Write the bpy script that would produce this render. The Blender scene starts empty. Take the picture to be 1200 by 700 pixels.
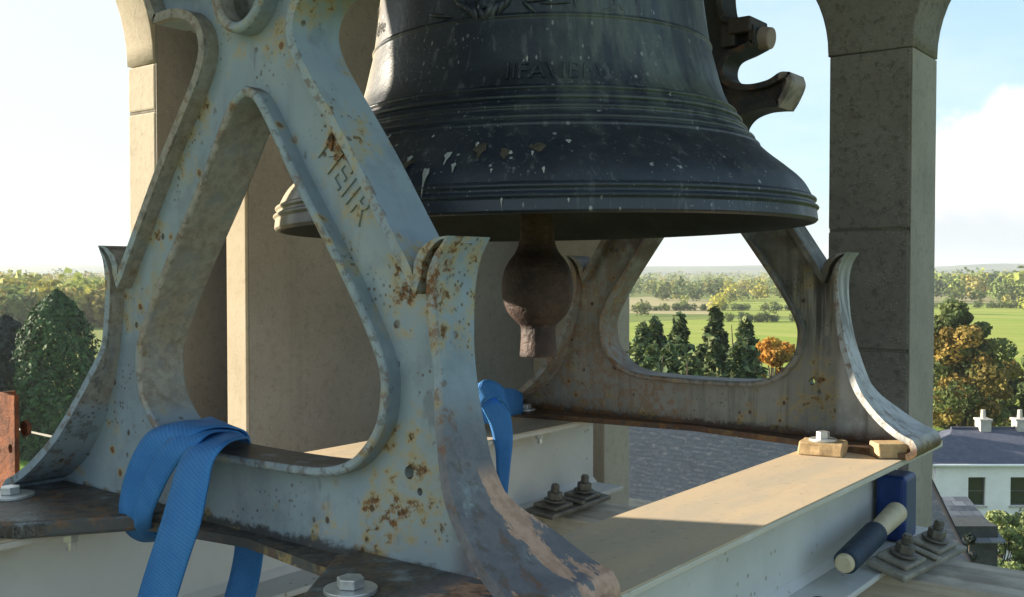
import bpy, bmesh, math, random
import numpy as np
from mathutils import Vector, Matrix, noise as mnoise

S = bpy.context.scene
COL = S.collection
R = math.radians
random.seed(7)

# ------------------------------------------------------------------ camera, sky, sun, exposure
PSI, PIT, FPX = R(37.6), R(1.53), 1200.0
cam_d = bpy.data.cameras.new('camera'); cam = bpy.data.objects.new('camera', cam_d); COL.objects.link(cam)
cam_d.sensor_width = 36.0; cam_d.lens = 36.0 * FPX / 1200.0
cam_d.clip_start = 0.02; cam_d.clip_end = 40000
cam.location = (0, 0, 0)
cam.rotation_euler = (R(90) - PIT, 0, PSI)
S.camera = cam
cam_d.dof.use_dof = False

SUN_EL = R(16.5)
SUN_H = Vector((-0.912, -0.410, 0)).normalized()
SUN = Vector((SUN_H.x * math.cos(SUN_EL), SUN_H.y * math.cos(SUN_EL), math.sin(SUN_EL)))
sd = bpy.data.lights.new('sun', 'SUN'); sun = bpy.data.objects.new('sun', sd); COL.objects.link(sun)
sd.energy = 4.4; sd.angle = R(0.6); sd.color = (1.0, 0.87, 0.68)
sun.rotation_euler = (-SUN).to_track_quat('-Z', 'Y').to_euler()

world = bpy.data.worlds.new('World'); S.world = world; world.use_nodes = True
S.view_settings.view_transform = 'Standard'; S.view_settings.look = 'None'
S.view_settings.gamma = 1.0; S.view_settings.use_curve_mapping = False
S.view_settings.exposure = 1.77
S.cycles.max_bounces = 6
S.cycles.volume_bounces = 0
S.cycles.use_denoising = True

def pixdir(px, py):
    x = (px - 600) / FPX; z = -(py - 350) / FPX; y = 1.0
    c, s = math.cos(PIT), math.sin(PIT)
    yc = y * c + z * s; zc = -y * s + z * c
    return Vector((x * math.cos(PSI) - yc * math.sin(PSI), x * math.sin(PSI) + yc * math.cos(PSI), zc))
def at_d(px, py, d):
    r = pixdir(px, py); return r * (d / (r.x * -math.sin(PSI) + r.y * math.cos(PSI)))
def at_y(px, py, y):
    r = pixdir(px, py); return r * (y / r.y)
def at_z(px, py, z):
    r = pixdir(px, py); return r * (z / r.z)
CR = Vector((math.cos(PSI), math.sin(PSI), 0)); CF = Vector((-math.sin(PSI), math.cos(PSI), 0))

# ------------------------------------------------------------------ node helpers
class G:
    def __init__(self, tree):
        self.t = tree; self.n = tree.nodes; self.l = tree.links
    def new(self, typ, **kw):
        n = self.n.new(typ)
        for k, v in kw.items(): setattr(n, k, v)
        return n
    def put(self, sock, v):
        if v is None: return
        if isinstance(v, bpy.types.NodeSocket): self.l.new(v, sock)
        elif isinstance(v, (tuple, list)) and sock.type == 'RGBA': sock.default_value = (*v[:3], 1)
        else: sock.default_value = v
    def math(self, op, a, b=None, c=None, clamp=False):
        n = self.new('ShaderNodeMath', operation=op); n.use_clamp = clamp
        self.put(n.inputs[0], a)
        if b is not None: self.put(n.inputs[1], b)
        if c is not None: self.put(n.inputs[2], c)
        return n.outputs[0]
    def vmath(self, op, a, b=None):
        n = self.new('ShaderNodeVectorMath', operation=op)
        self.put(n.inputs[0], a)
        if b is not None: self.put(n.inputs[1], b)
        return n.outputs['Value'] if op in ('DOT_PRODUCT', 'LENGTH', 'DISTANCE') else n.outputs[0]
    def obj(self): return self.new('ShaderNodeTexCoord').outputs['Object']
    def gen(self): return self.new('ShaderNodeTexCoord').outputs['Generated']
    def pos(self): return self.new('ShaderNodeNewGeometry').outputs['Position']
    def nrm(self): return self.new('ShaderNodeNewGeometry').outputs['Normal']
    def map(self, v, scale=(1, 1, 1), loc=(0, 0, 0), rot=(0, 0, 0)):
        n = self.new('ShaderNodeMapping'); self.put(n.inputs[0], v)
        n.inputs['Location'].default_value = loc; n.inputs['Rotation'].default_value = rot; n.inputs['Scale'].default_value = scale
        return n.outputs[0]
    def noise(self, v, scale=5, detail=4, rough=0.55, dist=0.0):
        n = self.new('ShaderNodeTexNoise'); self.put(n.inputs['Vector'], v)
        n.inputs['Scale'].default_value = scale; n.inputs['Detail'].default_value = detail
        n.inputs['Roughness'].default_value = rough; n.inputs['Distortion'].default_value = dist
        return n.outputs['Fac']
    def voro(self, v, scale=5, feature='F1', rnd=1.0):
        n = self.new('ShaderNodeTexVoronoi', feature=feature); self.put(n.inputs['Vector'], v)
        n.inputs['Scale'].default_value = scale; n.inputs['Randomness'].default_value = rnd
        return n.outputs['Distance'], (n.outputs['Color'] if feature != 'DISTANCE_TO_EDGE' else None)
    def ss(self, v, a, b, lo=0.0, hi=1.0):
        n = self.new('ShaderNodeMapRange', interpolation_type='SMOOTHSTEP'); self.put(n.inputs[0], v)
        n.inputs[1].default_value = a; n.inputs[2].default_value = b; n.inputs[3].default_value = lo; n.inputs[4].default_value = hi
        return n.outputs[0]
    def mix(self, f, a, b):
        n = self.new('ShaderNodeMix', data_type='RGBA'); self.put(n.inputs[0], f)
        self.put(n.inputs[6], a); self.put(n.inputs[7], b); return n.outputs[2]
    def sep(self, v):
        n = self.new('ShaderNodeSeparateXYZ'); self.put(n.inputs[0], v); return n.outputs
    def blob(self, v, c, r, soft=0.5):      # 1 inside a ball round c
        return self.ss(self.vmath('DISTANCE', v, c), r, r * soft)
    def bump(self, h, strength=0.3, dist=0.01):
        n = self.new('ShaderNodeBump'); n.inputs['Strength'].default_value = strength; n.inputs['Distance'].default_value = dist
        self.put(n.inputs['Height'], h); return n.outputs[0]

def mat(name):
    m = bpy.data.materials.new(name); m.use_nodes = True
    g = G(m.node_tree); b = g.n['Principled BSDF']
    return m, g, b
def setb(g, b, col=None, rough=None, metal=None, spec=None, normal=None):
    if col is not None: g.put(b.inputs['Base Color'], col)
    if rough is not None: g.put(b.inputs['Roughness'], rough)
    if metal is not None: g.put(b.inputs['Metallic'], metal)
    if spec is not None: g.put(b.inputs['Specular IOR Level'], spec)
    if normal is not None: g.put(b.inputs['Normal'], normal)

# ------------------------------------------------------------------ world
def build_world():
    g = G(world.node_tree); bg = g.n['Background']; bg.inputs['Strength'].default_value = 0.10
    d = g.vmath('NORMALIZE', g.gen())
    sky = g.new('ShaderNodeTexSky', sky_type='NISHITA'); sky.sun_disc = False
    sky.sun_elevation = SUN_EL; sky.sun_rotation = math.atan2(SUN_H.x, SUN_H.y)
    sky.air_density = 1.15; sky.dust_density = 0.7; sky.ozone_density = 1.5
    x, y, z = g.sep(d)
    zz = g.math('ADD', g.math('MAXIMUM', z, 0.0), 0.12)
    # broken high cloud, stretched towards the horizon
    u = g.new('ShaderNodeCombineXYZ'); g.put(u.inputs[0], g.math('DIVIDE', x, zz)); g.put(u.inputs[1], g.math('DIVIDE', y, zz)); u.inputs[2].default_value = 0.3
    n1 = g.noise(u.outputs[0], 0.9, 8, 0.55)
    thin = g.ss(n1, 0.42, 0.75, 0.02, 0.32)
    # white veil towards the sun and along the horizon
    sdot = g.vmath('DOT_PRODUCT', d, tuple(SUN))
    veil = g.ss(sdot, 0.10, 0.70)
    low = g.ss(z, 0.10, 0.0, 0.0, 0.45)
    # a big cumulus standing to the right
    cd = pixdir(1250, 215).normalized()
    q = g.map(d, (1, 1, 1.5), (-cd.x, -cd.y, -cd.z * 1.5))
    dist = g.vmath('LENGTH', q)
    n2 = g.noise(d, 16, 8, 0.6)
    n3 = g.noise(d, 7, 3, 0.5)
    dd = g.math('ADD', dist, g.math('ADD', g.math('MULTIPLY', g.math('SUBTRACT', n2, 0.5), 0.09), g.math('MULTIPLY', g.math('SUBTRACT', n3, 0.5), 0.10)))
    cum = g.ss(dd, 0.150, 0.125)
    cum = g.math('MULTIPLY', cum, g.ss(z, 0.00, 0.07, 0.35, 1.0))
    greybase = g.ss(g.math('ADD', z, g.math('MULTIPLY', n2, 0.06)), 0.05, 0.115)
    ccol = g.mix(greybase, (2.3, 2.42, 2.6), (3.7, 3.7, 3.65))
    base_sky = g.mix(g.ss(z, 0.75, 0.25, 0.15, 0.7), sky.outputs[0], (1.45, 2.2, 2.65))
    col = g.mix(thin, base_sky, (3.3, 3.5, 3.6))
    col = g.mix(g.math('MULTIPLY', veil, 0.92), col, (2.75, 3.12, 3.15))
    col = g.mix(low, col, (2.7, 2.85, 2.95))
    col = g.mix(cum, col, ccol)
    g.l.new(col, bg.inputs['Color'])
build_world()

# ------------------------------------------------------------------ object helpers
def link(o, parent=None):
    COL.objects.link(o)
    if parent is not None: o.parent = parent
    return o
def tag(o, label=None, cat=None, group=None, kind=None):
    if label: o['label'] = label
    if cat: o['category'] = cat
    if group: o['group'] = group
    if kind: o['kind'] = kind
    return o
def empty(name, loc, label, cat, group=None, rot=(0, 0, 0)):
    o = bpy.data.objects.new(name, None); link(o); o.location = loc; o.rotation_euler = rot; o.empty_display_size = 0.1
    return tag(o, label, cat, group)
def smooth(me, ang=35):
    for p in me.polygons: p.use_smooth = True
    try: me.set_sharp_from_angle(angle=R(ang))
    except Exception: pass
def mesh_obj(name, verts, faces, m, parent=None, sm=None, bevel=0, seg=2):
    me = bpy.data.meshes.new(name); me.from_pydata([tuple(v) for v in verts], [], faces); me.update()
    bm = bmesh.new(); bm.from_mesh(me); bmesh.ops.recalc_face_normals(bm, faces=bm.faces); bm.to_mesh(me); bm.free()
    if m: me.materials.append(m)
    if sm: smooth(me, sm)
    o = link(bpy.data.objects.new(name, me), parent)
    if bevel:
        b = o.modifiers.new('bevel', 'BEVEL'); b.width = bevel; b.segments = seg; b.limit_method = 'ANGLE'; b.angle_limit = R(40)
    return o
def bm_obj(name, bm, m, parent=None, sm=None, bevel=0, seg=2):
    bmesh.ops.recalc_face_normals(bm, faces=bm.faces)
    me = bpy.data.meshes.new(name); bm.to_mesh(me); bm.free()
    if m: me.materials.append(m)
    if sm: smooth(me, sm)
    o = link(bpy.data.objects.new(name, me), parent)
    if bevel:
        b = o.modifiers.new('bevel', 'BEVEL'); b.width = bevel; b.segments = seg; b.limit_method = 'ANGLE'; b.angle_limit = R(40)
    return o
def add_box(bm, lo, hi, mtx=None):
    lo, hi = Vector(lo), Vector(hi)
    r = bmesh.ops.create_cube(bm, size=1.0)
    c = (lo + hi) / 2; s = hi - lo
    for v in r['verts']:
        v.co = Vector((v.co.x * s.x + c.x, v.co.y * s.y + c.y, v.co.z * s.z + c.z))
        if mtx: v.co = mtx @ v.co
    return r['verts']
def add_cyl(bm, p0, p1, r0, r1=None, seg=20, caps=True):
    p0, p1 = Vector(p0), Vector(p1); r1 = r0 if r1 is None else r1
    d = p1 - p0
    q = d.to_track_quat('Z', 'Y').to_matrix().to_4x4(); q.translation = (p0 + p1) / 2
    return bmesh.ops.create_cone(bm, cap_ends=caps, segments=seg, radius1=r0, radius2=r1, depth=d.length, matrix=q)['verts']
def lathe(prof, seg=64, c=(0, 0, 0)):
    vs, fs = [], []
    for r, z in prof:
        for k in range(seg):
            a = 2 * math.pi * k / seg; vs.append((c[0] + r * math.cos(a), c[1] + r * math.sin(a), c[2] + z))
    for i in range(len(prof) - 1):
        for k in range(seg):
            k2 = (k + 1) % seg
            fs.append((i * seg + k, i * seg + k2, (i + 1) * seg + k2, (i + 1) * seg + k))
    return vs, fs
def catmull(pts, n=6):
    if len(pts) < 3: return [Vector(p) for p in pts]
    P = [Vector(p) for p in pts]; P = [2 * P[0] - P[1]] + P + [2 * P[-1] - P[-2]]
    out = []
    for i in range(1, len(P) - 2):
        a, b, c, d = P[i - 1:i + 3]
        for k in range(n):
            t = k / n
            out.append(0.5 * ((2 * b) + (c - a) * t + (2 * a - 5 * b + 4 * c - d) * t * t + (3 * b - a - 3 * c + d) * t ** 3))
    out.append(P[-2].copy()); return out
def chain(*segs):
    out = []
    for s in segs:
        pts = catmull(s) if len(s) > 2 else [Vector(p) for p in s]
        if out and (out[-1] - pts[0]).length < 1e-6: pts = pts[1:]
        out += pts
    return out
def text_mesh(s, size, extrude, font_bevel=0.0, align='LEFT', res=3):
    cu = bpy.data.curves.new('txt', 'FONT'); cu.body = s; cu.size = size; cu.extrude = extrude; cu.bevel_depth = font_bevel
    cu.align_x = align; cu.resolution_u = res
    o = bpy.data.objects.new('txt', cu); COL.objects.link(o)
    dg = bpy.context.evaluated_depsgraph_get()
    me = bpy.data.meshes.new_from_object(o.evaluated_get(dg))
    bpy.data.objects.remove(o); bpy.data.curves.remove(cu)
    return me
def plate_with_holes(outer, holes, thick, bevel=0.0):
    """outer, holes: lists of (x,z); returns a mesh of a plate in the xz plane, centred on y=0"""
    cu = bpy.data.curves.new('plate', 'CURVE'); cu.dimensions = '2D'; cu.fill_mode = 'BOTH'; cu.extrude = thick / 2 - bevel; cu.bevel_depth = bevel
    for loop in [outer] + holes:
        sp = cu.splines.new('POLY'); sp.points.add(len(loop) - 1); sp.use_cyclic_u = True
        for p, q in zip(sp.points, loop): p.co = (q[0], q[1], 0, 1)
    o = bpy.data.objects.new('plate', cu); COL.objects.link(o)
    dg = bpy.context.evaluated_depsgraph_get()
    me = bpy.data.meshes.new_from_object(o.evaluated_get(dg))
    bpy.data.objects.remove(o); bpy.data.curves.remove(cu)
    me.transform(Matrix.Rotation(R(90), 4, 'X'))
    return me
def me_obj(name, me, m, parent=None, sm=None):
    me.name = name; me.materials.clear(); me.materials.append(m)
    if sm: smooth(me, sm)
    return link(bpy.data.objects.new(name, me), parent)

# ------------------------------------------------------------------ materials
def m_frame(name, base, dark, rust_amt, near):
    m, g, b = mat(name); o = g.obj()
    n0 = g.noise(o, 3.0, 5, 0.6); n1 = g.noise(o, 14, 6, 0.65); n2 = g.noise(o, 55, 5, 0.7); n3 = g.noise(o, 130, 4, 0.6)
    col = g.mix(g.ss(n0, 0.35, 0.68), base, (base[0] * 1.30, base[1] * 1.22, base[2] * 1.05) if near else tuple(c * 0.8 for c in base))
    n4 = g.noise(g.map(o, (1, 1, 1), (3, 1, 7)), 7.5, 6, 0.68)
    col = g.mix(g.ss(n4, 0.50, 0.66, 0, 0.45), col, tuple(c * 0.62 for c in base))
    scf = g.noise(g.map(o, (26, 9, 9), (0, 0, 0), (0, R(40), 0)), 1.0, 3, 0.5)
    col = g.mix(g.ss(scf, 0.66, 0.72, 0, 0.5), col, (0.13, 0.14, 0.17))
    streak = g.noise(g.map(o, (26, 26, 3)), 1.0, 4, 0.6)
    col = g.mix(g.ss(streak, 0.52, 0.75, 0, 0.35), col, dark)
    x, y, z = g.sep(o)
    # grime lying on the feet and in the chord corners: soot coloured paint loss
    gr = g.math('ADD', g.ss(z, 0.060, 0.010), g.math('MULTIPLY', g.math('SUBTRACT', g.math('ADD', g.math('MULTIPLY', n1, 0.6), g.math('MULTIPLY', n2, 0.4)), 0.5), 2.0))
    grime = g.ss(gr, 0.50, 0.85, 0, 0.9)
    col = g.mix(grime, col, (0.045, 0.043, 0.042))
    # yellow lichen and rust in scattered islands
    isl = g.math('ADD', g.math('MULTIPLY', n1, 0.65), g.math('MULTIPLY', n0, 0.45))
    if near:
        w = g.math('MAXIMUM', g.math('MULTIPLY', g.blob(o, (0.395, 0.05, 0.42), 0.15, 0.45), 1.25), g.math('MULTIPLY', g.blob(o, (0.20, 0.02, 0.55), 0.11, 0.3), 0.75))
        w = g.math('MAXIMUM', w, g.blob(o, (0.27, 0.0, 0.075), 0.09, 0.3))
        w = g.math('MAXIMUM', w, g.blob(o, (0.11, 0.06, 0.86), 0.13, 0.3))
        w = g.math('MAXIMUM', w, g.math('MULTIPLY', g.blob(o, (-0.29, 0.05, 0.35), 0.16, 0.3), 0.9))
        w = g.math('MAXIMUM', w, g.math('MULTIPLY', g.blob(o, (0.25, 0.01, 0.18), 0.12, 0.3), 0.7))
        isl = g.math('ADD', isl, g.math('MULTIPLY', w, 0.088))
    yel = g.ss(isl, 0.565 - rust_amt, 0.66 - rust_amt, 0, 0.75)
    col = g.mix(g.math('MULTIPLY', yel, g.ss(n2, 0.35, 0.6)), col, (0.40, 0.30, 0.12))
    spot = g.math('ADD', isl, g.math('MULTIPLY', g.math('SUBTRACT', n2, 0.5), 0.5))
    rust = g.ss(spot, 0.675 - rust_amt, 0.75 - rust_amt, 0, 0.92)
    rcol = g.mix(g.ss(n3, 0.35, 0.65), (0.045, 0.022, 0.014), (0.21, 0.088, 0.032))
    col = g.mix(rust, col, rcol)
    # scattered rust freckles with a yellow halo
    fd, fc = g.voro(o, 17); fsel = g.ss(n0, 0.38, 0.52)
    fr = g.math('ADD', fd, g.math('MULTIPLY', g.math('SUBTRACT', n2, 0.5), 0.22))
    col = g.mix(g.math('MULTIPLY', g.ss(fr, 0.19, 0.12, 0, 0.65), fsel), col, (0.36, 0.28, 0.13))
    col = g.mix(g.math('MULTIPLY', g.ss(fr, 0.11, 0.07, 0, 0.9), fsel), col, (0.15, 0.065, 0.025))
    # dirt that has settled on the upward faces
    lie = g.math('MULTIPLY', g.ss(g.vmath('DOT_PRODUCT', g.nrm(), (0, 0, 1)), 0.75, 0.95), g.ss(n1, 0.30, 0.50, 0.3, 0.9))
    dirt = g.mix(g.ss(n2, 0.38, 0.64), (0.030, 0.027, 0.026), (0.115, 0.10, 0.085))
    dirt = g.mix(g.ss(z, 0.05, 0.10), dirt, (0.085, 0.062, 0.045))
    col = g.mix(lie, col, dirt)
    # small chips through the paint, dark
    vd, vc = g.voro(g.map(o, (1, 1, 0.8)), 34, rnd=1.0)
    chip = g.math('MULTIPLY', g.ss(vd, 0.20, 0.12), g.ss(n1, 0.50, 0.60))
    col = g.mix(g.math('MULTIPLY', chip, 0.9), col, (0.06, 0.035, 0.02))
    pd, pc = g.voro(o, 95); pit = g.math('MULTIPLY', g.ss(pd, 0.30, 0.18), g.ss(g.noise(g.map(o, (1, 1, 1), (5, 2, 1)), 9, 4, 0.6), 0.53, 0.64))
    col = g.mix(g.math('MULTIPLY', pit, 0.8), col, (0.085, 0.05, 0.03))
    if near:
        # brown lichen crust over the inside of the left limb of the opening
        inn = g.math('MULTIPLY', g.math('MULTIPLY', g.ss(x, -0.015, -0.05), g.ss(g.math('ABSOLUTE', g.math('SUBTRACT', y, 0.046)), 0.030, 0.036)), g.math('MULTIPLY', g.ss(z, 0.185, 0.21), g.ss(x, -0.30, -0.285)))
        inn = g.math('MAXIMUM', inn, g.math('MULTIPLY', g.ss(g.vmath('DOT_PRODUCT', g.nrm(), (1, 0, 0)), 0.35, 0.6), g.math('MULTIPLY', g.ss(x, 0.0, -0.04), g.ss(z, 0.17, 0.21))))
        inn = g.math('MULTIPLY', inn, g.ss(g.math('ADD', g.math('MULTIPLY', n1, 0.6), g.math('MULTIPLY', n2, 0.4)), 0.30, 0.52, 0.35, 1.0))
        col = g.mix(g.math('MULTIPLY', inn, 0.85), col, g.mix(g.ss(n2, 0.35, 0.62), (0.21, 0.165, 0.12), (0.33, 0.30, 0.25)))
        # the right toe: old slate-coloured coat with flakes gone down to a pink primer
        toe = g.math('MULTIPLY', g.ss(z, 0.30, 0.20), g.ss(x, 0.385, 0.43))
        toe = g.math('MULTIPLY', toe, g.ss(n1, 0.25, 0.42))
        slate = g.mix(g.ss(n2, 0.3, 0.7), (0.115, 0.12, 0.145), (0.17, 0.17, 0.19))
        col = g.mix(toe, col, slate)
        fl = g.noise(g.map(o, (9, 15, 9)), 1.0, 5, 0.62)
        far_side = g.math('MAXIMUM', g.ss(y, -0.005, 0.035), g.ss(z, 0.075, 0.045, 0, 0.85))
        flv = g.math('ADD', fl, g.math('MULTIPLY', far_side, 0.22))
        flake = g.math('MULTIPLY', g.ss(flv, 0.635, 0.655), g.math('MULTIPLY', g.ss(z, 0.185, 0.155), g.ss(x, 0.42, 0.45)))
        pink = g.mix(g.ss(n2, 0.4, 0.65), (0.50, 0.33, 0.25), (0.36, 0.23, 0.17))
        col = g.mix(flake, col, pink)
    else:
        rb = g.ss(g.math('ADD', z, g.math('MULTIPLY', n1, 0.10)), 0.10, 0.055, 0, 0.85)
        rb = g.math('MULTIPLY', rb, g.ss(n2, 0.3, 0.55))
        col = g.mix(rb, col, (0.105, 0.045, 0.022))
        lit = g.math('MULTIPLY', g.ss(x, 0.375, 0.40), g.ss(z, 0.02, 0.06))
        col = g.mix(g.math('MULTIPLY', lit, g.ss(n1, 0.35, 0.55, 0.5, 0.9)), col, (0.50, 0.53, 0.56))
        stk = g.noise(g.map(o, (34, 34, 2.2), (1, 4, 2)), 1.0, 5, 0.65)
        col = g.mix(g.ss(stk, 0.50, 0.70, 0, 0.5), col, (0.075, 0.07, 0.062))
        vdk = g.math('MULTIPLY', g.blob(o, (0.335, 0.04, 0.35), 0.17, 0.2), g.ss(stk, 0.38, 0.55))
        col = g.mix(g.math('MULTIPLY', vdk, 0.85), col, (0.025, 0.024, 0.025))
        ob = g.math('MAXIMUM', g.blob(o, (-0.26, 0.04, 0.18), 0.16, 0.25), g.math('MULTIPLY', g.ss(x, 0.0, -0.06), g.ss(g.math('ABSOLUTE', g.math('SUBTRACT', n1, 0.52)), 0.09, 0.02)))
        ob = g.math('MULTIPLY', ob, g.ss(n2, 0.35, 0.60))
        col = g.mix(g.math('MULTIPLY', ob, 0.65), col, (0.24, 0.125, 0.055))
        hook = g.math('MULTIPLY', g.ss(x, 0.232, 0.242), g.ss(z, 0.80, 0.84))
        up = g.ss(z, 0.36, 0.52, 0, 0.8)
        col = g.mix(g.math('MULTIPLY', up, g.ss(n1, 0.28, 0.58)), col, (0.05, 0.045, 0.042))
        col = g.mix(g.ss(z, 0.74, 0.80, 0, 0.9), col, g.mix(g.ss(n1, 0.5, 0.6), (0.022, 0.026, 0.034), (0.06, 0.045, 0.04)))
        col = g.mix(g.math('MULTIPLY', hook, g.ss(n1, 0.35, 0.5, 0.4, 0.95)), col, (0.34, 0.29, 0.26))
    # paint knocked off the front rims
    rim = g.math('MULTIPLY', g.ss(y, 0.0065, 0.003), g.ss(g.noise(g.map(o, (1, 1, 1)), 42, 5, 0.7), 0.50, 0.60))
    col = g.mix(g.math('MULTIPLY', rim, 0.65), col, g.mix(g.ss(n1, 0.45, 0.6), (0.10, 0.085, 0.07), (0.17, 0.08, 0.035)))
    h = g.math('ADD', g.math('MULTIPLY', rust, -0.6), g.math('ADD', g.math('MULTIPLY', n2, 0.5), g.math('MULTIPLY', n1, 0.8)))
    setb(g, b, col, g.mix(rust, (0.55, 0.55, 0.55), (0.9, 0.9, 0.9)), 0.0, 0.35, g.bump(h, 0.32, 0.004))
    return m
M = {}
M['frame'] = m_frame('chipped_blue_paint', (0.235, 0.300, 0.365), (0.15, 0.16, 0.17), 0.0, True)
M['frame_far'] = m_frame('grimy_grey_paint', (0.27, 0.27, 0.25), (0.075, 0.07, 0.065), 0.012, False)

def m_bell():
    m, g, b = mat('weathered_bronze'); o = g.obj()
    x, y, z = g.sep(o)
    n1 = g.noise(o, 6, 6, 0.6); n2 = g.noise(o, 40, 5, 0.7); n3 = g.noise(o, 120, 3, 0.6)
    st = g.noise(g.map(o, (22, 22, 1.6)), 1.0, 5, 0.6)
    col = g.mix(g.ss(n1, 0.3, 0.7), (0.009, 0.015, 0.028), (0.021, 0.030, 0.047))
    col = g.mix(g.ss(st, 0.50, 0.75, 0, 0.5), col, (0.055, 0.066, 0.064))
    # verdigris running down the right flank, sunlit left side painted pale
    gx = g.math('MULTIPLY', g.ss(x, 0.16, 0.30), g.ss(z, 0.10, 0.30))
    col = g.mix(g.math('MULTIPLY', gx, g.ss(st, 0.36, 0.62)), col, (0.085, 0.105, 0.095))
    sun_pale = g.math('MULTIPLY', g.ss(g.math('ADD', x, g.math('MULTIPLY', g.math('SUBTRACT', n1, 0.5), 0.10)), -0.14, -0.25), g.ss(n2, 0.15, 0.45, 0.6, 1.0))
    col = g.mix(g.math('MULTIPLY', sun_pale, 0.85), col, (0.29, 0.25, 0.17))
    v1, c1 = g.voro(g.map(o, (1, 1, 0.8), (0.3, 0.1, 0.0)), 30); s1 = g.math('MULTIPLY', g.ss(v1, 0.12, 0.07), g.ss(n1, 0.46, 0.58))
    v2, c2 = g.voro(g.map(o, (1, 1, 0.35), (1.3, 0.7, 0.2)), 70); s2 = g.math('MULTIPLY', g.ss(v2, 0.16, 0.09), g.ss(g.noise(o, 9, 3), 0.50, 0.60))
    v3, c3 = g.voro(g.map(o, (1, 1, 0.6), (2.3, 1.7, 0.2)), 120); s3 = g.math('MULTIPLY', g.ss(g.math('ADD', v3, g.math('MULTIPLY', g.math('SUBTRACT', n3, 0.5), 0.5)), 0.17, 0.09), g.ss(g.noise(o, 5, 4), 0.46, 0.62))
    sc3 = g.noise(g.map(o, (60, 60, 7)), 1.0, 4, 0.6)
    col = g.mix(g.ss(sc3, 0.57, 0.70, 0, 0.5), col, (0.13, 0.145, 0.155))
    spk = g.math('MAXIMUM', g.math('MAXIMUM', s1, g.math('MULTIPLY', s2, 0.8)), g.math('MULTIPLY', s3, 0.6))
    col = g.mix(g.math('MULTIPLY', spk, 0.7), col, (0.40, 0.42, 0.43))
    h = g.math('ADD', g.math('MULTIPLY', n2, 0.6), g.math('MULTIPLY', n3, 0.4))
    setb(g, b, col, g.math('MAXIMUM', g.ss(n1, 0.3, 0.7, 0.34, 0.55), g.math('MULTIPLY', sun_pale, 0.85)), 0.0, 0.6, g.bump(h, 0.4, 0.004))
    return m
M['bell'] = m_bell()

def m_simple(name, col, rough=0.6, var=0.15, scale=12, bump=0.2, metal=0.0, spec=0.4, col2=None, bdist=0.004):
    m, g, b = mat(name); o = g.obj()
    n1 = g.noise(o, scale, 6, 0.62); n2 = g.noise(o, scale * 5, 4, 0.65)
    c2 = col2 or tuple(c * (1 - var * 2) for c in col)
    c = g.mix(g.ss(g.math('ADD', g.math('MULTIPLY', n1, 0.7), g.math('MULTIPLY', n2, 0.3)), 0.38, 0.64), col, c2)
    setb(g, b, c, rough, metal, spec, g.bump(g.math('ADD', n1, g.math('MULTIPLY', n2, 0.5)), bump, bdist) if bump else None)
    return m
def m_stone(name, c1, c2, rough_amt):
    m, g, b = mat(name); o = g.pos()
    n0 = g.noise(o, 2.2, 4, 0.6); n1 = g.noise(o, 42, 8, 0.75); n2 = g.noise(o, 110, 6, 0.75)
    col = g.mix(g.ss(n0, 0.35, 0.68), c1, c2)
    col = g.mix(g.ss(n1, 0.48, 0.68, 0, 0.65 * rough_amt), col, tuple(c * 0.42 for c in c2))
    vd, vc = g.voro(o, 105); sp = g.math('MULTIPLY', g.ss(vd, 0.22, 0.10), g.ss(g.noise(o, 6, 3), 0.36, 0.50))
    col = g.mix(g.math('MULTIPLY', sp, 0.85 * rough_amt), col, (0.50, 0.48, 0.43))
    st = g.noise(g.map(o, (9, 9, 0.7)), 1, 4, 0.6)
    col = g.mix(g.ss(st, 0.55, 0.8, 0, 0.4), col, tuple(c * 0.5 for c in c2))
    h = g.math('ADD', n1, g.math('MULTIPLY', n2, 0.7))
    setb(g, b, col, 0.95, 0, 0.2, g.bump(h, 0.55 * rough_amt, 0.02))
    return m
M['stone_rough'] = m_stone('punched_limestone', (0.31, 0.288, 0.262), (0.21, 0.193, 0.174), 1.0)
M['stone'] = m_stone('dressed_limestone', (0.45, 0.395, 0.315), (0.385, 0.335, 0.265), 0.4)
M['stone_margin'] = m_stone('tooled_margin', (0.40, 0.37, 0.32), (0.32, 0.295, 0.25), 0.5)
M['stone_pale'] = m_stone('sun_strip_stone', (0.45, 0.385, 0.29), (0.38, 0.32, 0.235), 0.3)  # paler stone, paints extra sunlight on the edge of the lining
M['stone_dark'] = m_stone('inner_render_shade', (0.30, 0.278, 0.248), (0.245, 0.225, 0.20), 0.5)  # dark inner render, also used as painted shade on the side pier
M['joint'] = m_simple('lime_mortar', (0.20, 0.18, 0.15), 0.95, 0.2, 30)

def m_beam():
    m, g, b = mat('beam_paint'); o = g.pos()
    n1 = g.noise(o, 5, 5, 0.6); n2 = g.noise(o, 45, 5, 0.7)
    col = g.mix(g.ss(n1, 0.35, 0.7), (0.60, 0.61, 0.61), (0.52, 0.535, 0.53))
    x, y, z = g.sep(o)
    stn = g.math('ADD', g.ss(z, -0.57, -0.43), g.math('MULTIPLY', g.math('SUBTRACT', n1, 0.5), 2.0))
    col = g.mix(g.ss(stn, 0.55, 0.95, 0, 0.45), col, (0.50, 0.44, 0.32))
    vd, vc = g.voro(o, 40); sp = g.math('MULTIPLY', g.ss(vd, 0.22, 0.14), g.ss(g.noise(o, 6, 3), 0.52, 0.62))
    col = g.mix(g.math('MULTIPLY', sp, 0.7), col, (0.26, 0.21, 0.13))
    setb(g, b, col, 0.55, 0, 0.35, g.bump(n2, 0.08, 0.003)); return m
M['beam'] = m_beam()
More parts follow.
